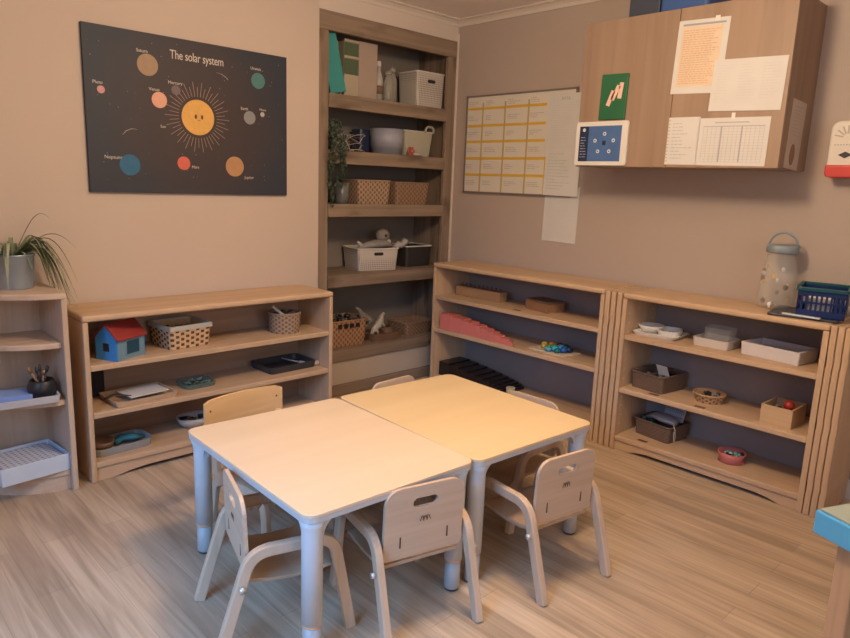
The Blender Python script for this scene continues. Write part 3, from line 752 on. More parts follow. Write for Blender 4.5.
def bowl(name, label, cat, loc, r, h, m, sy=1, rz=0, group=None, foot=.55, wall=.005):
    mb = MB(); mb.lathe([(0, 0), (r*foot, 0), (r*.82, h*.4), (r, h), (r-wall, h), (r*.82-wall, h*.45), (r*foot-wall, wall), (0, wall)], 30, sy=sy)
    o = mb.build(name, m); o.location = loc; o.rotation_euler = (0, 0, rz); return tag(o, label, cat, group)
def jumble(name, label, cat, loc, rz, items, mats, seed=1, spread=(.05, .05), size=.018, z=0):
    """a heap of small uncountable bits as one stuff object"""
    r = random.Random(seed); mb = MB()
    for k in range(items):
        mb.m = r.randrange(len(mats)); x = r.uniform(-1, 1)*spread[0]; y = r.uniform(-1, 1)*spread[1]; s = size*r.uniform(.6, 1.3)
        if r.random() < .5: mb.obox((x, y, z+s*.6+r.uniform(0, size)), (s*2, s, s*.8), r.uniform(0, PI), r.uniform(-.6, .6), r.uniform(-.6, .6))
        else: mb.ball((x, y, z+s*.6+r.uniform(0, size)), s*.7, 8, 6, (1, r.uniform(.6, 1.2), .8))
    o = mb.build(name, mats, None, .001); o.location = loc; o.rotation_euler = (0, 0, rz); o['kind'] = 'stuff'; return tag(o, label, cat)
wick = mat('wicker_tan', (.47, .28, .14), .75, var=.3, ns=70)
wick_d = mat('wicker_dark', (.30, .18, .11), .75, var=.35, ns=70)
wick_b = mat('wicker_brown', (.135, .085, .062), .75, var=.3, ns=70)
rope = mat('sea_grass', (.36, .25, .17), .8, var=.3, ns=90, bump=.4, bs=200)
linen = mat('linen', (.50, .46, .40), .9)
BLK = mat('black_plastic', (.022, .021, .024), .4)
grey_mix = [mat('grey_a', (.09, .085, .09), .6), mat('grey_b', (.25, .24, .26), .6), mat('brown_a', (.13, .075, .05), .6)]

# --- pale unit under the poster -------------------------------------------
z1, z2, z3 = .5235, .3125, .0885
# toy house
t = thing('toy_house', 'small blue toy house with red roof on the pale shelf unit', 'toy house', (1.010, 2.952, z1), math.radians(26))
bl = mat('house_blue', (.05, .27, .60), .5); bl2 = mat('house_side', (.17, .29, .38), .55); rd = mat('roof_red', (.30, .035, .03), .55)
gd, gl, eh, rh = .118, .165, .100, .155          # gable depth (local y), length (local x)
mb = MB().prism([(0, 0), (gd, 0), (gd, eh), (gd/2, rh), (0, eh)], 'x', 0, .008); mb.m = 1
mb.box(-.0006, 0, .042, .075, .040, .076)
mb.build('gable_wall', [bl, DARK], t)
MB().prism([(0, 0), (gd, 0), (gd, eh), (gd/2, rh), (0, eh)], 'x', gl-.008, gl).build('gable_wall', bl, t)
MB().box(.008, gl-.008, 0, .007, 0, eh).build('side_wall', bl2, t)
MB().box(.008, gl-.008, gd-.007, gd, 0, eh).build('side_wall', bl2, t)
MB().box(.055, .130, -.0012, 0, .022, .082).build('window', mat('window_navy', (.015, .07, .13), .3), t)
mb = MB().box(.050, .135, -.003, -.0005, .018, .022).box(.050, .135, -.003, -.0005, .082, .086).box(.050, .055, -.003, -.0005, .018, .086).box(.130, .135, -.003, -.0005, .018, .086); mb.build('window_frame', bl2, t)
MB().prism([(-.012, eh-.008), (-.012, eh-.002), (gd/2, rh+.007), (gd+.012, eh-.002), (gd+.012, eh-.008), (gd/2, rh)][::-1], 'x', -.006, gl+.006).build('roof', rd, t)

t = basket('wicker_basket', 'square wicker basket with cream rim, beside the toy house', 'basket', (1.368, 3.118, z1), math.radians(5), .215, .20, .105, mat('wicker_honey', (.62, .40, .22), .7, var=.25, ns=70), taper=.93, rows=8, amp=.0065, rim=linen, pitch=.026, dip_shade=mat('dip_shade_brown', (.10, .055, .03), .8))
mb = MB(); 
for (a, b, c, d) in ((-.112, .112, -.106, -.097), (-.112, .112, .097, .106), (-.112, -.103, -.106, .106), (.103, .112, -.106, .106)): mb.box(a, b, c, d, .088, .112)
mb.build('lining', linen, t, .003)
jumble('basket_contents', 'dark craft bits inside the cream rimmed wicker basket', 'craft bits', (1.368, 3.118, z1+.062), 0, 22, grey_mix, 3, (.07, .065), .016)
t = basket('rope_basket', 'round sea grass basket on the pale unit top shelf, at its alcove end', 'basket', (1.925, 3.078, z1), 0, .165, .165, .105, rope, taper=.93, rows=9, amp=.004, round_=True)
jumble('basket_contents', 'dark purple and brown bits in the round sea grass basket', 'craft bits', (1.925, 3.078, z1+.070), 0, 22, [mat('plum', (.07, .04, .06), .7), mat('brown_a', (.13, .075, .05), .6), grey_mix[0]], 5, (.045, .045), .018)
o = MB().obox((0, 0, 0), (.012, .004, .11), 0, 0, -.9).build('wooden_stick', linen); o.location = (1.868, 3.03, z1+.118); tag(o, 'pale flat stick leaning out of the round sea grass basket', 'stick')
# middle shelf
tray('wooden_tray', 'low wooden tray holding white paper on the middle pale shelf', 'tray', (1.135, 3.065, z2), math.radians(3), .285, .21, .024, birch('x'), rnd=.008)
o = MB().obox((0, 0, 0), (.185, .135, .004)).build('paper_stack', PAPER); o.location = (1.155, 3.060, z2+.0285); o.rotation_euler = (0, 0, .12); tag(o, 'stack of white paper in the low wooden tray', 'paper')
o = MB().tube([(-.05, 0, .004), (-.01, .012, .012), (.03, 0, .006), (.06, -.02, .004)], [.007, .010, .008, .004], 8, flat=.5).build('scissors_case', BLK); o.location = (1.025, 3.03, z2+.026); tag(o, 'black pouch lying on the end of the wooden paper tray', 'pouch')
o = MB().prism(rrect(-.06, .06, 0, .135, .02, 4), 'y', 0, .05).build('felt_bag', mat('felt_black', (.022, .018, .020), .9), None, .01, 3); o.location = (.965, 3.17, z2); tag(o, 'black felt bag standing in the dark end behind the paper tray', 'bag')
t_ = tray('glass_tray', 'clear green tray with small pieces beside the wooden paper tray', 'tray', (1.425, 3.088, z2), .04, .165, .135, .022, mat('green_glass', (.15, .22, .19), .2, alpha=.6), rnd=.03)
jumble('green_pieces', 'small dark green pieces heaped in the clear green tray', 'pieces', (1.425, 3.088, z2+.006), 0, 20, [mat('moss', (.07, .12, .10), .5), mat('sage', (.16, .22, .18), .5)], 9, (.058, .042), .011)
tray('black_tray', 'black tray with brush on the middle pale shelf', 'tray', (1.945, 3.122, z2), .03, .30, .21, .036, mat('charcoal_tray', (.040, .040, .045), .35), rnd=.02, wall=.010)
o = MB().tube([(-.06, 0, .008), (.04, 0, .008)], .004, 8).tube([(.04, 0, .008), (.075, 0, .008)], [.009, .012], 8).build('paint_brush', mat('brush_grey', (.28, .27, .27), .5)); o.location = (1.985, 3.105, z2+.026); o.rotation_euler = (0, .12, -1.0); tag(o, 'grey handled brush lying in the black tray', 'brush')
o = MB().ball((0, 0, .014), .014, 12, 8, (1.3, 1, 1)).build('pebble', linen); o.location = (2.108, 3.045, z2); tag(o, 'pale pebble just beside the black tray', 'pebble')
# bottom shelf
tray('grey_tray', 'long grey plastic tray with teal cloth on the bottom pale shelf', 'tray', (1.040, 3.080, z3), .06, .275, .165, .034, mat('cool_grey', (.30, .30, .29), .45), rnd=.04)
o = MB().tube([(-.06, 0, .0), (-.02, .02, .012), (.02, -.01, .016), (.07, .01, .0)], [.02, .032, .030, .014], 10, flat=.45).build('folded_cloth', mat('teal_cloth', (.03, .17, .24), .85)); o.location = (1.085, 3.085, z3+.020); tag(o, 'teal cloth bundled in the long grey tray', 'cloth')
bowl('brown_bowl', 'small brown bowl in the end of the long grey tray', 'bowl', (.965, 3.075, z3+.0045), .055, .045, mat('brown_wood_bowl', (.20, .11, .075), .5))
bowl('oval_bowl', 'cream oval bowl with dark inside on the bottom pale shelf', 'bowl', (1.428, 3.130, z3), .090, .052, linen, .8)
jumble('bowl_contents', 'dark pieces filling the cream oval bowl', 'pieces', (1.428, 3.130, z3+.020), 0, 18, [DARK, grey_mix[2]], 12, (.055, .04), .014)

# --- unit holding the pink cubes ------------------------------------------
w1, w2_, w3 = .6225, .4055, .0785
t = thing('cylinder_block', 'long wooden block with a row of small knobbed cylinders, top shelf', 'toy', (3.20, 3.035, w1), RW)
MB().box(0, .375, 0, .075, 0, .062).build('block', wood('block_wood', (.42, .25, .14), (.33, .19, .10), 'x'), t, .003)
for k in range(10): MB().lathe([(.012-.0006*k, .062), (.012-.0006*k, .064), (.003, .064), (.003, .072), (.0055, .076), (.004, .081), (0, .082)], 12, (.025+.036*k, .037, 0)).build('knob', wick_b, t)
t = thing('wooden_box', 'square brown wooden lidded box on the same shelf as the knobbed block', 'box', (3.200, 2.455, w1), RW-.22)
MB().box(0, .19, 0, .135, 0, .052).build('body', wood('box_wood', (.34, .175, .09), (.26, .13, .065), 'x'), t, .002)
MB().box(-.003, .193, -.003, .138, .053, .062).build('lid', wood('box_lid', (.20, .13, .08), (.14, .09, .055), 'x'), t, .002)
pinkm = mat('pink_paint', (.66, .20, .17), .5, var=.05)
y = 3.045; names = ['largest', 'second largest', 'third largest', 'fourth largest', 'fifth largest', 'sixth largest', 'seventh largest', 'eighth largest', 'second smallest', 'smallest']
for k in range(10):
    a = .100*(1-k*.088)
    o = MB().box(0, a-.0012, 0, a, 0, a).build('pink_cube', pinkm, None, .0015); o.location = (3.075, y, w2_); o.rotation_euler = (0, 0, RW)
    tag(o, names[k]+' pink wooden cube in the descending row on the shelf', 'toy block', 'pink cubes in a descending row'); y -= a
brown = mat('dark_brown_paint', (.016, .011, .011), .35)
y = 3.080
for k in range(10):
    a = .092*(1-k*.09)+.002
    o = MB().box(0, a-.0015, 0, .20, 0, a).build('brown_prism', brown, None, .002); o.location = (3.120, y, w3); o.rotation_euler = (0, 0, RW)
    tag(o, names[k].replace('largest', 'thickest').replace('smallest', 'thinnest')+' dark brown prism in the stair on the bottom shelf', 'toy block', 'dark brown prisms in a stair'); y -= a
t = thing('yellow_cup', 'small pale yellow pot beside the thinnest dark brown prism', 'pot', (3.150, 2.487, w3))
MB().lathe([(0, 0), (.020, 0), (.026, .012), (.027, .045), (.024, .045), (.023, .012), (0, .008)], 20).build('pot_body', mat('pale_yellow', (.60, .50, .22), .5), t)
MB().lathe([(.026, .040), (.028, .042), (.028, .050), (.024, .050)], 20).build('rim', linen, t)
# tray of coloured stones
t_ = MB().prism([(-.125, -.070), (.125, -.070), (.135, .085), (-.135, .085)], 'z', 0, .010).build('wooden_tray', mat('cream_board', (.60, .50, .38), .6), None, .003)
t_.location = (3.175, 2.215, w2_); t_.rotation_euler = (0, 0, RW-.08); tag(t_, 'cream board carrying the coloured stones on the middle shelf', 'tray')
cols = [('yellow', (.62, .45, .10), -.085, .020, .022), ('orange', (.70, .22, .06), -.045, .040, .024), ('amber', (.55, .40, .08), -.060, -.010, .020), ('dark red', (.22, .02, .02), .000, .055, .026), ('olive', (.14, .20, .04), -.030, -.010, .021), ('green', (.05, .26, .08), -.005, .005, .024),
        ('mint', (.12, .42, .28), -.012, -.042, .018), ('turquoise', (.02, .36, .44), .030, -.020, .026), ('dark green', (.01, .06, .05), .050, .052, .026), ('bright blue', (.02, .22, .48), .040, .018, .026), ('navy', (.01, .03, .10), .090, .030, .026), ('cobalt', (.02, .10, .38), .078, -.002, .024), ('sky blue', (.10, .32, .62), .010, -.052, .018), ('teal', (.01, .16, .20), .060, -.038, .020)]
for i, (n_, c, x, yy, r) in enumerate(cols):
    o = MB().ball((0, 0, r*.72), r, 14, 9, (1, .85, .72)).build('coloured_stone', mat('stone_'+n_.replace(' ', '_'), c, .35)); a = RW-.08
    o.location = (3.175+x*math.cos(a)-yy*math.sin(a), 2.215+x*math.sin(a)+yy*math.cos(a), w2_+.0102); tag(o, n_+' rounded stone in the cluster on the cream board', 'stone', 'coloured stones on the cream board')
# dark photo labels lying on the shelf edges
for x, yy, z, l in ((3.10, 2.905, w1, 'below the knobbed block'), (3.105, 2.43, w1, 'in front of the brown wooden box'), (3.085, 2.86, w2_, 'in front of the middle pink cubes')):
    pass
def label_card(x, yy, z, l):
    o = MB().box(0, .050, 0, .022, 0, .0012).build('label_card', mat('label_brown', (.10, .065, .045), .5)); o.location = (x, yy, z); o.rotation_euler = (0, 0, RW); tag(o, 'small dark label card lying flat on the shelf '+l, 'label')
label_card(3.085, 2.46, w1, 'before the lidded wooden box')
label_card(3.085, 1.563, .3365, 'before the brown basket with white card')
label_card(3.082, 1.325, .3365, 'before the round basket')
label_card(3.090, 1.600, .0785, 'before the lowest brown basket')

# --- slotted unit -----------------------------------------------------------
r1, r2, r3 = .6165, .3365, .0785
tray('white_tray', 'thin white tray under two white bowls on the slotted unit top shelf', 'tray', (3.210, 1.592, r1), RW+.03, .228, .20, .018, WHITE, rnd=.02, wall=.008, flare=1.12)
bowl('white_bowl', 'round white bowl on the thin white tray, beside slotted panel', 'bowl', (3.225, 1.655, r1+.0045), .066, .038, WHITE, wall=.004)
t_ = tray('white_bowl', 'wavy white divided dish on the thin white tray, away from slotted panel', 'dish', (3.215, 1.545, r1+.0045), RW+.3, .105, .15, .034, WHITE, rnd=.03, wall=.007)
jumble('dish_pieces', 'few dark pieces in the wavy white dish', 'pieces', (3.215, 1.545, r1+.012), 0, 6, [BLK], 4, (.03, .03), .007)
tray('white_tray', 'small deep white tray with a clear tub, middle of the shelf', 'tray', (3.215, 1.310, r1), RW-.05, .175, .15, .042, mat('warm_white', (.60, .54, .49), .45), rnd=.015, wall=.007)
glassm = mat('clear_plastic', (.80, .78, .74), .08, alpha=.13)
t_ = tray('clear_tub', 'see through plastic tub standing in the small white tray', 'tub', (3.235, 1.305, r1+.0045), RW, .13, .10, .085, glassm, rnd=.02, wall=.0025)
t_ = tray('white_box_tray', 'large white box tray at the free end of the top tray shelf', 'tray', (3.235, 1.035, r1), RW-.13, .265, .185, .058, mat('cool_white', (.66, .62, .62), .45), rnd=.008, wall=.014, flare=1.03, base=.012)
o = MB().box(-.105, .105, -.060, .060, 0, .018).build('book', mat('slate_cover', (.12, .11, .12), .5), None, .002); o.location = (3.235, 1.035, r1+.0125); o.rotation_euler = (0, 0, RW-.13); tag(o, 'dark flat book lying inside the large white box tray', 'book')
# middle
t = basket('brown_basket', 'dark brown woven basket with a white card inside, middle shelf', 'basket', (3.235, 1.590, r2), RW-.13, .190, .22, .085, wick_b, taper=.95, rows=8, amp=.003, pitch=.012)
jumble('basket_contents', 'black pieces around the white card in the dark brown basket', 'pieces', (3.255, 1.59, r2+.045), RW, 20, [BLK, grey_mix[0]], 6, (.06, .08), .018)
o = MB().obox((0, 0, .045), (.062, .003, .085), 0, .5, 0).build('white_card', PAPER); o.location = (3.20, 1.552, r2+.050); o.rotation_euler = (0, 0, RW-.15); tag(o, 'white card standing up out of the dark brown basket', 'card')
t = basket('round_basket', 'round tan basket with black pieces, middle shelf of slotted unit', 'basket', (3.225, 1.318, r2), 0, .145, .145, .040, wick, taper=.82, rows=4, amp=.0035, round_=True)
jumble('black_pieces', 'black shiny pieces heaped in the round tan basket', 'pieces', (3.225, 1.318, r2+.018), 0, 20, [BLK, BLK, grey_mix[1]], 8, (.042, .042), .013)
t = thing('wooden_crate', 'small open wooden box holding a red ball, middle shelf', 'box', (3.195, .968, r2), RW-.02)
bw = wood('crate_wood', (.60, .42, .25), (.52, .35, .20), 'x')
MB().box(-.066, .066, -.085, -.078, 0, .085).build('front_panel', bw, t); MB().box(-.066, .066, .078, .085, 0, .085).build('back_panel', bw, t)
MB().box(-.066, -.059, -.078, .078, 0, .085).build('side_panel', bw, t); MB().box(.059, .066, -.078, .078, 0, .085).build('side_panel', bw, t); MB().box(-.059, .059, -.078, .078, 0, .006).build('base', bw, t)
jumble('crate_bits', 'dark mixed bits around the red ball in the wooden box', 'pieces', (3.195, .968, r2+.042), RW, 16, [BLK, grey_mix[1], grey_mix[2]], 14, (.045, .055), .014)
o = MB().ball((0, 0, 0), .024, 16, 10).build('red_ball', mat('ball_red', (.40, .03, .02), .4)); o.location = (3.185, .945, r2+.083); tag(o, 'dark red ball on top in the small open wooden box', 'ball')
# bottom
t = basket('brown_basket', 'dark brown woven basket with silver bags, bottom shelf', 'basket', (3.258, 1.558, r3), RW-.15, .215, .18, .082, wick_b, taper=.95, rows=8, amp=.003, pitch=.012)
o = MB().tube([(-.09, 0, .0), (-.04, .01, .022), (.02, -.01, .028), (.09, 0, .018)], [.018, .036, .042, .030], 14, flat=.5).build('silver_bag', mat('silver_fabric', (.33, .33, .37), .4, .3, bump=.5, bs=50)); o.location = (3.225, 1.545, r3+.085); o.rotation_euler = (0, 0, RW-.15); tag(o, 'shiny silver grey bag bulging out of the lowest basket', 'bag')
o = MB().obox((0, 0, .05), (.115, .012, .085), 0, -.35, 0).build('patterned_pouch', dotted('speckle', (.33, .31, .32), (.09, .08, .09), 90, .3, .8), None, .004); o.location = (3.285, 1.505, r3+.085); o.rotation_euler = (0, 0, RW-.15); tag(o, 'grey speckled pouch upright behind the silver bag', 'pouch')
o = MB().tube([(0, 0, .075), (0, -.012, .045), (.006, -.014, .010), (.0, -.012, -.02), (-.008, -.012, .01), (-.004, -.01, .04)], .0022, 6).build('drawstring', linen); o.location = (3.165, 1.452, r3+.035); tag(o, 'pale drawstring loop hanging over the lowest basket corner', 'string')
jumble('basket_contents', 'dark green and black bits at the end of the lowest basket', 'pieces', (3.27, 1.615, r3+.052), 0, 16, [BLK, mat('bottle_green', (.02, .06, .04), .5)], 16, (.05, .03), .018)
t_ = bowl('pink_bowl', 'pink round bowl of green and white beads, bottom shelf', 'bowl', (3.205, 1.168, r3), .066, .048, mat('salmon_bowl', (.52, .15, .14), .5), foot=.92)
jumble('beads', 'green, white and black beads filling the pink bowl', 'beads', (3.205, 1.168, r3+.022), 0, 34, [mat('mint_bead', (.12, .36, .26), .4), PAPER, BLK], 18, (.038, .038), .010)

# --- on top of the slotted unit
T = .8285
t = thing('glass_jar', 'large clear glass jar with grey blue lid and handle against the wall', 'jar', (3.298, 1.100, T))
t.scale = (.94, .94, 1.03)
prof = [(0, .002), (.080, .002), (.085, .012), (.086, .06), (.081, .14), (.072, .195), (.064, .222), (.062, .245)]
inn = [(r-.003 if r > .01 else 0, z+.003) for r, z in prof[::-1]]
MB().lathe(prof+inn, 36).build('glass', glassm, t)
lidm = mat('lid_blue_grey', (.22, .27, .31), .45)
MB().lathe([(0, .246), (.070, .246), (.072, .250), (.072, .276), (.068, .280), (0, .280)], 32).build('lid', lidm, t)
MB().tube([(0, .066*math.cos(a), .272+.062*math.sin(a)) for a in [PI*k/14 for k in range(15)]], .0055, 8).build('handle', lidm, t)
MB().tube([(-.084, -.012, .028), (-.118, -.012, .028)], .009, 10).tube([(-.114, -.012, .030), (-.114, -.012, .010)], .006, 8).build('tap', WHITE, t)
r = random.Random(3); mb = MB()
for k in range(15):
    a = PI+r.uniform(-1.3, 1.3); z = r.uniform(.03, .19); q = .081 if z < .12 else .081-(z-.12)*.2
    mb.m = k % 3; mb.ball((q*math.cos(a)*.93, q*math.sin(a)*.93, z), r.uniform(.008, .014), 8, 6, (.35, .8, 1))
mb.build('floral_print', [mat('mustard', (.55, .36, .08), .6), mat('pale_petal', (.60, .56, .50), .6), mat('brown_sprig', (.18, .10, .07), .6)], t)
o = MB().prism(rrect(-.135, .135, -.140, .150, .012, 4), 'z', 0, .010).build('dark_tray', mat('slate_tray', (.035, .042, .055), .35), None, .002); o.location = (3.225, .940, T); o.rotation_euler = (0, 0, RW+.16); tag(o, 'flat dark slate tray under the blue basket', 'tray')
o = MB().prism(rrect(-.075, .075, -.011, .011, .006, 4), 'z', 0, .005).build('pen_case', mat('pearl_white', (.75, .78, .82), .2)); o.location = (3.098, .925, T+.0105); o.rotation_euler = (0, 0, RW-.02); tag(o, 'long shiny white strip lying on the dark slate tray', 'ruler')
t = thing('blue_basket', 'navy plastic basket with teal rim on the dark slate tray', 'basket', (3.235, .888, T+.0105), RW+.22)
nv = mat('navy_plastic', (.006, .022, .115), .35); tl = mat('teal_plastic', (.004, .075, .10), .35)
Wb, Db, Hb = .180, .235, .120
def perfwall(mb, x0, x1, axis, c, th):
    # a wall of bars leaving two rows of slots open
    def bx(a, b, z0, z1):
        if axis == 'y': mb.box(a, b, c, c+th, z0, z1)
        else: mb.box(c, c+th, a, b, z0, z1)
    bx(x0, x1, 0, .030); bx(x0, x1, .056, .064); bx(x0, x1, .090, Hb)
    n = max(3, int((x1-x0)/.017)); 
    for k in range(n+1):
        a = x0+(x1-x0)*k/n; wv = .0042
        bx(max(x0, a-wv), min(x1, a+wv), .029, .091)
mb = MB(); perfwall(mb, -Wb/2, Wb/2, 'y', -Db/2, .003); perfwall(mb, -Wb/2, Wb/2, 'y', Db/2-.003, .003); perfwall(mb, -Db/2, Db/2, 'x', -Wb/2, .003); perfwall(mb, -Db/2, Db/2, 'x', Wb/2-.003, .003); mb.box(-Wb/2, Wb/2, -Db/2, Db/2, 0, .004)
mb.build('body', nv, t)
o_ = rrect(-Wb/2-.009, Wb/2+.009, -Db/2-.009, Db/2+.009, .02, 4); i_ = rrect(-Wb/2+.004, Wb/2-.004, -Db/2+.004, Db/2-.004, .012, 4)
n = len(o_); vs = [(x, y, Hb-.010) for x, y in o_]+[(x, y, Hb-.010) for x, y in i_]+[(x, y, Hb+.004) for x, y in o_]+[(x, y, Hb+.004) for x, y in i_]; fs = []
for k in range(n):
    j = (k+1) % n; fs += [(k, n+k, n+j, j), (2*n+k, 2*n+j, 3*n+j, 3*n+k), (k, j, 2*n+j, 2*n+k), (n+k, 3*n+k, 3*n+j, n+j)]
MB().add(vs, fs).build('rim', tl, t, .002)
o = MB().obox((0, 0, .035), (.09, .06, .07), .1).build('paper_bundle', PAPER, None, .003); o.location = (3.215, .893, T+.016); o.rotation_euler = (0, 0, RW+.28); tag(o, 'white folded papers seen through the slots of the blue basket', 'paper')

# --- corner unit ---------------------------------------------------------
t = thing('spider_plant', 'trailing spider plant in a shiny metal pot on the corner unit', 'plant', (.688, 3.150, .8485))
zinc_window_tint = mat('zinc_window_tint', (.36, .45, .56), .32, .6, var=.2)  # blue in the base colour paints the window's reflection on the metal
MB().lathe([(0, 0), (.070, 0), (.072, .004), (.080, .132), (.084, .135), (.084, .140), (.079, .140), (.072, .012), (0, .010)], 32).build('pot', zinc_window_tint, t)
MB().lathe([(0, .122), (.070, .120)], 24).build('soil', mat('soil', (.05, .032, .022), .95), t)
def leaf(mb, a, reach, rise, drop, wd, n=12, tw=0):
    vs = []; L = []
    for k in range(n+1):
        s = k/n; d = reach*(s**.85); z = .125+rise*math.sin(min(1, s*1.25)*PI/2)*(1-s*.2)-drop*max(0, s-.35)**1.7*1.9
        aa = a+tw*s; L.append(Vector((d*math.cos(aa), d*math.sin(aa), z)))
    for k, p in enumerate(L):
        s = k/n; p.y = min(p.y, .095)
        if p.x < .150: p.z = max(p.z, .008)
        elif p.x > .165: p.z = max(p.z, -.098) if p.x > .185 else p.z
        q = wd*(math.sin(PI*min(1, s*.9+.12)))**.6*(1-s**4)+.0006; side = Vector((-math.sin(a), math.cos(a), 0))*q
        vs += [p-side, p-Vector((0, 0, q*.45)), p+side]
    fs = []
    for k in range(n): fs += [(3*k, 3*k+1, 3*k+4, 3*k+3), (3*k+1, 3*k+2, 3*k+5, 3*k+4)]
    mb.add(vs, fs, True)
lf = mat('spider_leaf', (.17, .22, .12), .5, var=.45, ns=25); lf2 = mat('spider_leaf_pale', (.34, .37, .24), .5, var=.3, ns=25)
r = random.Random(11); nl = 0
specs = [(-.10+r.uniform(-.45, .55), r.uniform(.14, .245), r.uniform(.05, .14), r.uniform(.22, .50)) for k in range(34)]
specs += [(r.uniform(1.0, 5.6), r.uniform(.09, .17), r.uniform(.04, .12), r.uniform(.05, .22)) for k in range(16)]
specs += [(.0, .17, .22, .03), (-.25, .26, .14, .12), (.1, .27, .12, .25), (2.7, .15, .16, .02), (3.4, .20, .05, .02)]
for i, (a, rc, ri, dr) in enumerate(specs):
    mb = MB(); leaf(mb, a, rc, ri, dr, r.uniform(.0052, .0085), tw=r.uniform(-.25, .25)); mb.build('leaf', lf if i % 3 else lf2, t)

tray('pale_tray', 'pale grey tray with blue paper and brush pot, middle shelf of corner unit', 'tray', (.655, 3.020, .3985), -.10, .255, .17, .030, mat('pale_grey', (.50, .50, .52), .45), rnd=.012, wall=.008)
bluep = mat('blue_paper', (.22, .34, .70), .7)
o = MB().box(-.075, .075, -.055, .055, 0, .034).build('paper_stack', bluep, None, .001); o.location = (.612, 3.040, .4035); o.rotation_euler = (0, .06, -.1); tag(o, 'stack of blue paper in the pale grey tray', 'paper')
t = thing('brush_pot', 'round black pot holding paint brushes beside the blue paper', 'pot', (.728, 3.015, .4035))
t.scale = (1.15, 1.15, 1.12)
MB().lathe([(0, 0), (.032, 0), (.046, .022), (.048, .045), (.040, .066), (.037, .070), (.033, .066), (.038, .045), (0, .006)], 28).build('pot_body', BLK, t)
for k, (a, l, tl_) in enumerate(((2.6, .10, .42), (2.2, .085, .25), (.9, .075, .2), (.3, .09, .3), (3.6, .11, .5), (1.6, .095, .15), (5.0, .08, .2))):
    d = Vector((math.cos(a)*math.sin(tl_), math.sin(a)*math.sin(tl_), math.cos(tl_))); p = Vector((0, 0, .03))
    o = MB().tube([p, p+d*l*.75], .0036, 7).tube([p+d*l*.75, p+d*l*.92, p+d*l], [.005, .0058, .002], 7).build('brush', [mat('brush_tan', (.24, .15, .09), .5), mat('brush_dark', (.05, .045, .05), .5)][k % 2], t)
t_ = tray('white_box', 'white box tray of papers tinted by blue daylight, bottom shelf of corner unit', 'tray', (.656, 3.048, .0885), .10, .262, .225, .074, mat('white_blue_lit', (.55, .63, .74), .5), rnd=.004, wall=.004, flare=1.02)  # blue daylight is put into the white plastic's base colour
o = MB().box(-.115, .115, -.098, .098, 0, .062).build('paper_stack', dotted('spotted_paper', (.50, .53, .60), (.22, .26, .36), 46, .22, .8), None, .001); o.location = (.652, 3.048, .0935); o.rotation_euler = (0, 0, .12); tag(o, 'stack of spotted paper inside the blue lit white box', 'paper')

# --- alcove ---------------------------------------------------------------
s1, s2, s3, s4, s5 = 1.8155, 1.5005, 1.1905, .7655, .2925
# boards stand proud of the shelf by 2 mm at the front, items sit behind them
o = MB().box(0, .105, 0, .016, 0, .325).build('book', mat('teal_cover', (.04, .27, .27), .5), None, .002); o.location = (2.412, 3.350, s1+.002); o.rotation_euler = (0, -.235, -.10); tag(o, 'teal hardback leaning at the left of the top alcove shelf', 'book')
o = MB().prism([(0, 0), (.012, 0), (.012, .300), (0, .300)], 'y', 0, .20).build('folder', mat('cream_folder', (.42, .36, .28), .6), None, .002); o.location = (2.492, 3.372, s1+.005); o.rotation_euler = (0, -.10, 0); tag(o, 'cream folder leaning between the teal book and box file', 'folder')
t = thing('box_file', 'tall beige box file with green books inside on the top alcove shelf', 'box file', (2.515, 3.360, s1))
bf = mat('beige_card_file', (.40, .31, .26), .7)
MB().box(.105, .245, 0, .22, 0, .325).build('front_face', bf, t, .002)
mb = MB().box(0, .105, .010, .22, 0, .312); mb.m = 1
mb.box(-.001, .1045, .002, .010, .308, .322).box(-.001, .1045, .002, .010, .218, .232).box(-.001, .1045, .002, .010, 0, .128)
mb.build('open_side', [mat('file_inner', (.25, .23, .17), .7), mat('band_cream', (.42, .36, .27), .7)], t)
for z0_, z1_ in ((.236, .304), (.132, .214)): MB().box(.004, .100, .004, .010, z0_, z1_).build('green_book', mat('green_spine', (.08, .12, .065), .6), t)
t = thing('white_bottle', 'slim white bottle between the box file and glass jars, alcove top', 'bottle', (2.822, 3.420, s1))
MB().lathe([(0, 0), (.027, 0), (.028, .13), (.022, .165), (.012, .19), (.012, .215), (0, .215)], 20).build('body', mat('bottle_white', (.46, .42, .38), .4), t)
MB().lathe([(.013, .215), (.015, .22), (.013, .245), (0, .25)], 14).build('cap', WHITE, t)
MB().lathe([(.0285, .05), (.0285, .10)], 20).build('label', mat('brown_label', (.20, .13, .09), .7), t)
glassd = mat('smoky_glass', (.50, .48, .42), .12, alpha=.35)
for x, yy, hgt, l in ((2.885, 3.40, .20, 'slim clear glass jar next to the white bottle, alcove top'), (2.955, 3.45, .235, 'tall clear glass jar behind the slim one, alcove top')):
    t = thing('glass_bottle', l, 'jar', (x, yy, s1), 0, 'clear glass jars on the top alcove shelf')
    MB().lathe([(0, 0), (.034, 0), (.036, .01), (.036, hgt*.62), (.022, hgt*.78), (.020, hgt*.88), (.017, hgt*.88), (.019, hgt*.78), (.033, hgt*.62), (.033, .012), (0, .004)], 20).build('glass', glassd, t)
    MB().lathe([(.023, hgt*.86), (.025, hgt*.88), (.024, hgt*.95), (.008, hgt*.97), (.008, hgt), (0, hgt)], 16).build('stopper', mat('stopper_grey', (.32, .29, .26), .4), t)
    jumble('jar_contents', 'pale shells inside the '+l.split(' glass')[0]+' jar on the alcove top', 'shells', (x, yy, s1+.006), 0, 16, [linen, grey_mix[2], mat('brown_a', (.13, .075, .05), .6)], int(x*100), (.018, .018), .012, .0)
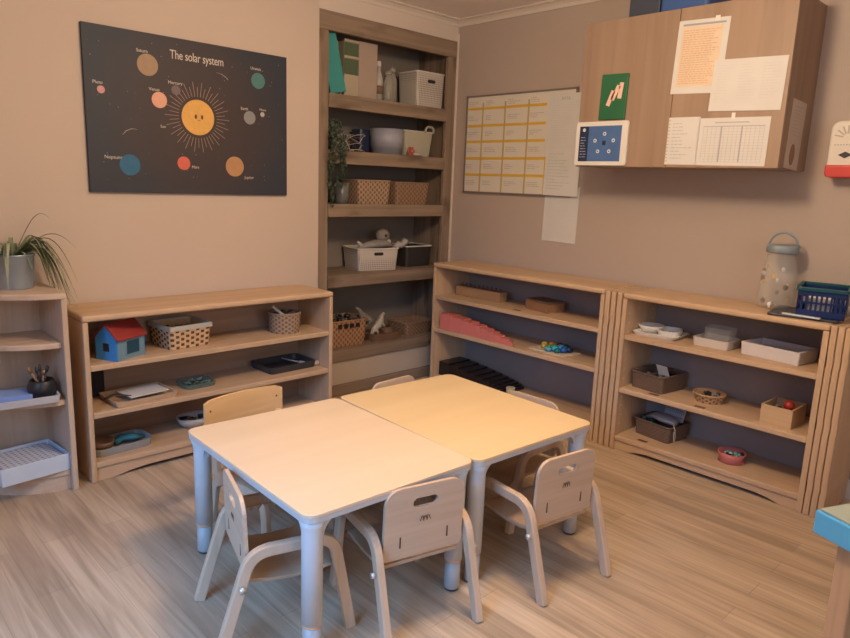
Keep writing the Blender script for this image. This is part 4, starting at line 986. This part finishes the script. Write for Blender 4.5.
def crate(label, loc, rz, wd, dp, ht, body, hole=True, lattice=True, taper=.92, name='storage_basket'):
    t = thing(name, label, 'basket', loc, rz)
    n0 = rrect(-wd/2, wd/2, -dp/2, dp/2, .018, 4); n = len(n0)
    rings = [([(x*taper, y*taper) for x, y in n0], 0), (n0, ht), ([(x*.97, y*.96) for x, y in n0], ht), ([(x*taper*.97, y*taper*.96) for x, y in n0], .006)]
    vs = [(x, y, z) for r_, z in rings for x, y in r_]
    fs = [(i*n+k, i*n+(k+1) % n, (i+1)*n+(k+1) % n, (i+1)*n+k) for i in range(3) for k in range(n)] + [tuple(range(n))[::-1], tuple(3*n+k for k in range(n))]
    MB().add(vs, fs).build('body', body, t)
    ro = [(x*1.015, y*1.015) for x, y in n0]
    MB().tube([(x, y, ht) for x, y in ro], .0045, 6, closed=True).build('rim', WHITE if 'white' in label or 'cream' in label else body, t)
    if hole:
        z = ht*.76; s = taper+(1-taper)*z/ht
        MB().prism(rrect(-.034, .034, -.010, .010, .009, 4), 'y', -.0008, .0).build('hand_hole', DARK, t, loc=(0, -dp/2*s-.0012, z), rot=(-(1-taper)*dp/2/ht, 0, 0))
    return t
white_perf = dotted('white_perforated', (.56, .51, .46), (.20, .17, .16), 75, .25)
crate('white perforated basket with hand hole on the top alcove shelf', (3.215, 3.450, s1), -.02, .245, .20, .222, white_perf)
# second shelf
t = thing('wire_tangle', 'loose tangle of pale wire and twigs on the second alcove shelf', 'wire', (2.60, 3.42, s2))
r = random.Random(8)
for k in range(9):
    p = [(r.uniform(-.10, .10), r.uniform(-.06, .06), .006+max(0, math.sin(q*.7+k))*r.uniform(.06, .12)) for q in range(7)]
    P2 = []
    for i in range(len(p)-1):
        a, b = Vector(p[i]), Vector(p[i+1])
        for q in range(4): f = q/4; f = f*f*(3-2*f); P2.append(a.lerp(b, f)+Vector((0, 0, .012*math.sin(q*PI/4))))
    MB().tube(P2, r.uniform(.0016, .0032), 5).build('wire', [linen, grey_mix[1], grey_mix[2]][k % 3], t)
t = thing('grey_tub', 'round pale blue grey tub on the second alcove shelf', 'tub', (2.905, 3.425, s2))
MB().lathe([(0, 0), (.098, 0), (.099, .040), (.102, .040), (.106, .160), (.102, .160), (.096, .05), (0, .006)], 36).build('body', mat('tub_lilac', (.33, .34, .42), .45), t)
o = MB().prism(rrect(-.045, .045, -.05, .05, .02, 4), 'z', 0, .155).build('storage_tin', mat('navy_tin', (.03, .04, .09), .4), None, .003); o.location = (2.80, 3.56, s2); tag(o, 'navy tin standing behind the pale blue grey tub', 'tin')
t = crate('cream plastic basket with loop handle beside the pale tub', (3.165, 3.500, s2), 0, .255, .21, .165, mat('cream_plastic', (.48, .45, .36), .5), hole=False, taper=.86)
MB().tube([(.045, -.108, .160), (.050, -.112, .190), (.065, -.112, .200), (.105, -.110, .200), (.120, -.110, .188), (.122, -.106, .160)], .008, 8).build('handle', mat('cream_plastic', (.48, .45, .36), .5), t)
t = thing('red_flower', 'small red felt flower at the front of the second alcove shelf', 'flower', (3.055, 3.355, s2+.004))
for k in range(6):
    a = 2*PI*k/6; MB().ball((.021*math.cos(a), .008*math.sin(a)*.3, .026+.021*math.sin(a)), .013, 10, 6, (1, .5, 1)).build('petal', mat('felt_red', (.45, .09, .07), .8), t)
MB().ball((0, -.008, .026), .009, 10, 6).build('centre', mat('felt_pink', (.60, .28, .22), .8), t)
MB().tube([(.02, 0, .012), (.06, -.003, .010), (.10, 0, .005)], [.010, .009, .004], 8).build('stem', linen, t)
# third shelf
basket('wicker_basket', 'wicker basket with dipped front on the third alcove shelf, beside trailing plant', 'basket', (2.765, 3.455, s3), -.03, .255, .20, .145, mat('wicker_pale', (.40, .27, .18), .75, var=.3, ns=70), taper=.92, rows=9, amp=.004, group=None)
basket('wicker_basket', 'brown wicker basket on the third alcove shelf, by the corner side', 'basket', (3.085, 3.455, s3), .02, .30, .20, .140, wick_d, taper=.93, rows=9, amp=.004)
for x, yy in ((2.765, 3.352), (3.085, 3.352)): pass
o = bowl('glass_bowl', 'dark glass jar between trailing plant and wicker basket', 'jar', (2.555, 3.43, s3), .052, .125, mat('dim_glass', (.16, .17, .16), .2), foot=.85)
jumble('basket_contents', 'dark blue and grey bits heaped in the brown wicker basket', 'pieces', (3.10, 3.455, s3+.105), 0, 24, [grey_mix[0], mat('dusk_blue', (.07, .075, .11), .6)], 22, (.10, .06), .022)
jumble('basket_contents', 'grey bits inside the dipped wicker basket', 'pieces', (2.765, 3.455, s3+.09), 0, 20, grey_mix, 23, (.09, .06), .020)
# fourth shelf
t = crate('white perforated basket full of soft toys on the fourth alcove shelf', (2.835, 3.480, s4), -.20, .300, .235, .140, white_perf)
fur = mat('toy_grey_fur', (.30, .275, .26), .95, var=.35, ns=30, bump=.6, bs=90)
o = MB().tube([(-.15, 0, .005), (-.09, -.01, .022), (0, 0, .030), (.07, .01, .028), (.14, 0, .015)], [.012, .030, .042, .036, .016], 14, flat=.7).build('soft_toy', fur); o.location = (2.84, 3.43, s4+.135); o['kind'] = 'thing'; tag(o, 'long grey soft toy sprawled along the white basket', 'soft toy')
t = thing('soft_toy', 'round headed grey owl soft toy peeping above the others', 'soft toy', (2.945, 3.49, s4+.150))
MB().ball((0, 0, .062), .052, 18, 12, (1, .8, .9)).build('head', mat('owl_beige', (.30, .26, .22), .95, bump=.5), t)
MB().ball((0, 0, .012), .046, 16, 10, (1.1, .8, .9)).build('body', fur, t)
for dx in (-.006,): MB().ball((dx, -.041, .064), .010, 10, 8, (1, .5, 1)).build('eye', DARK, t)
MB().ball((.034, -.022, .022), .018, 10, 8).build('wing', linen, t)
o = MB().tube([(0, 0, 0), (.03, -.01, .018), (.06, 0, .01), (.09, 0, .035), (.12, 0, .03)], [.012, .024, .020, .026, .012], 10).build('soft_toy', mat('toy_white', (.44, .41, .39), .95, bump=.5)); o.location = (2.985, 3.415, s4+.140); tag(o, 'pale soft toy arm drooping over the end of the white basket', 'soft toy')
o = MB().tube([(0, 0, 0), (-.02, 0, .025), (-.05, 0, .05)], [.012, .016, .008], 8).build('soft_toy', mat('toy_white', (.44, .41, .39), .95, bump=.5)); o.location = (2.735, 3.43, s4+.135); tag(o, 'pale pointed toy ear sticking up by the alcove post', 'soft toy')
crate('black box basket on the fourth alcove shelf beside the white basket', (3.205, 3.500, s4), .0, .240, .20, .140, mat('box_black', (.035, .030, .030), .6), hole=False)
# bottom shelf
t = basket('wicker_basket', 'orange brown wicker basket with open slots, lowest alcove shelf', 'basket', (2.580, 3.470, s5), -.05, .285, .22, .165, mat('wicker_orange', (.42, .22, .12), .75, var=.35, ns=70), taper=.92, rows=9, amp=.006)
mb = MB()
for k in range(4): mb.box(-.085+.045*k, -.055+.045*k, -.1165, -.1135, .120, .148)
mb.build('slot', DARK, t)
jumble('basket_contents', 'black and white toys heaped in the orange brown basket', 'toys', (2.565, 3.47, s5+.135), 0, 26, [BLK, linen, grey_mix[0]], 33, (.11, .07), .026)
def figure(label, loc, rz, m, s=1):
    t = thing('toy_animal', label, 'toy animal', loc, rz)
    MB().tube([(-.075*s, 0, .030*s), (-.04*s, 0, .034*s), (0, 0, .036*s), (.035*s, 0, .040*s), (.06*s, 0, .060*s), (.085*s, 0, .062*s)], [.004*s, .018*s, .024*s, .020*s, .012*s, .008*s], 12).build('body', m, t)
    for x, y_ in ((-.03, -.014), (-.03, .014), (.03, -.014), (.03, .014)): MB().tube([(x*s, y_*s, .03*s), (x*s*1.15, y_*s*1.3, 0)], [.008*s, .005*s], 8).build('leg', m, t)
    return t
wf = mat('toy_cream', (.50, .46, .40), .6)
f1 = figure('cream toy animal stretched out beside the orange brown basket', (2.885, 3.43, s5+.055), .5, wf, 1.15)
f1.rotation_euler = (0, -.55, .2)
f2 = figure('grey toy animal climbing out of the orange brown basket', (2.735, 3.42, s5+.125), PI-.3, mat('toy_grey', (.22, .20, .19), .7), 1.1); f2.rotation_euler = (0, -.45, PI-.2)
tray('brown_dish', 'flat brown oval dish under the cream toy animal, lowest shelf', 'dish', (2.905, 3.425, s5), 0, .27, .17, .048, wood('dish_wood', (.22, .13, .08), (.16, .09, .055), 'x'), rnd=.06, wall=.012)
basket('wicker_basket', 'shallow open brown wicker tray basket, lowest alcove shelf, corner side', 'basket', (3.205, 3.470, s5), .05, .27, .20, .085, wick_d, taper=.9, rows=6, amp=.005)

# trailing plant
t = thing('ivy_plant', 'dark trailing ivy hanging down the left side of the alcove', 'plant', (2.425, 3.395, s2))
ivy = mat('ivy_dark', (.022, .040, .022), .6, var=.4, ns=30)
MB().lathe([(0, 0), (.036, 0), (.046, .075), (.042, .075), (.034, .006), (0, .006)], 20).build('pot', mat('pot_dark', (.06, .055, .05), .6), t)
r = random.Random(21); sm = MB(); lm = MB()
for k in range(7):
    x0 = r.uniform(-.05, .03); x1 = x0+r.uniform(-.05, .025); zt = r.uniform(.08, .20); zb = r.uniform(-.36, -.05)
    yf_ = r.uniform(-.125, -.108)
    P = [Vector((x0*.5, 0, .07)), Vector((x0, -.05, zt)), Vector((x0, yf_+.01, zt*.5)), Vector((x1, yf_, 0)), Vector((x1+r.uniform(-.015, .015), yf_, zb*.5)), Vector((x1+r.uniform(-.02, .02), yf_, zb))]
    sm.tube(P, .0016, 5)
    for i in range(len(P)-1):
        for q in range(9):
            p = P[i].lerp(P[i+1], q/9)+Vector((r.uniform(-.016, .016), r.uniform(-.012, .004), r.uniform(-.01, .01)))
            s = r.uniform(.008, .015); a = r.uniform(-.9, .9); b = r.uniform(0, 2*PI)
            u = Vector((math.cos(b), .35*math.sin(a), math.sin(b))).normalized(); v = Vector((-math.sin(b), .5*math.cos(a), math.cos(b))).normalized()
            lm.add([p-u*s, p-v*s*.7, p+u*s*1.2, p+v*s*.7], [(0, 1, 2, 3)])
sm.build('stem', ivy, t); lm.build('foliage', ivy, t)
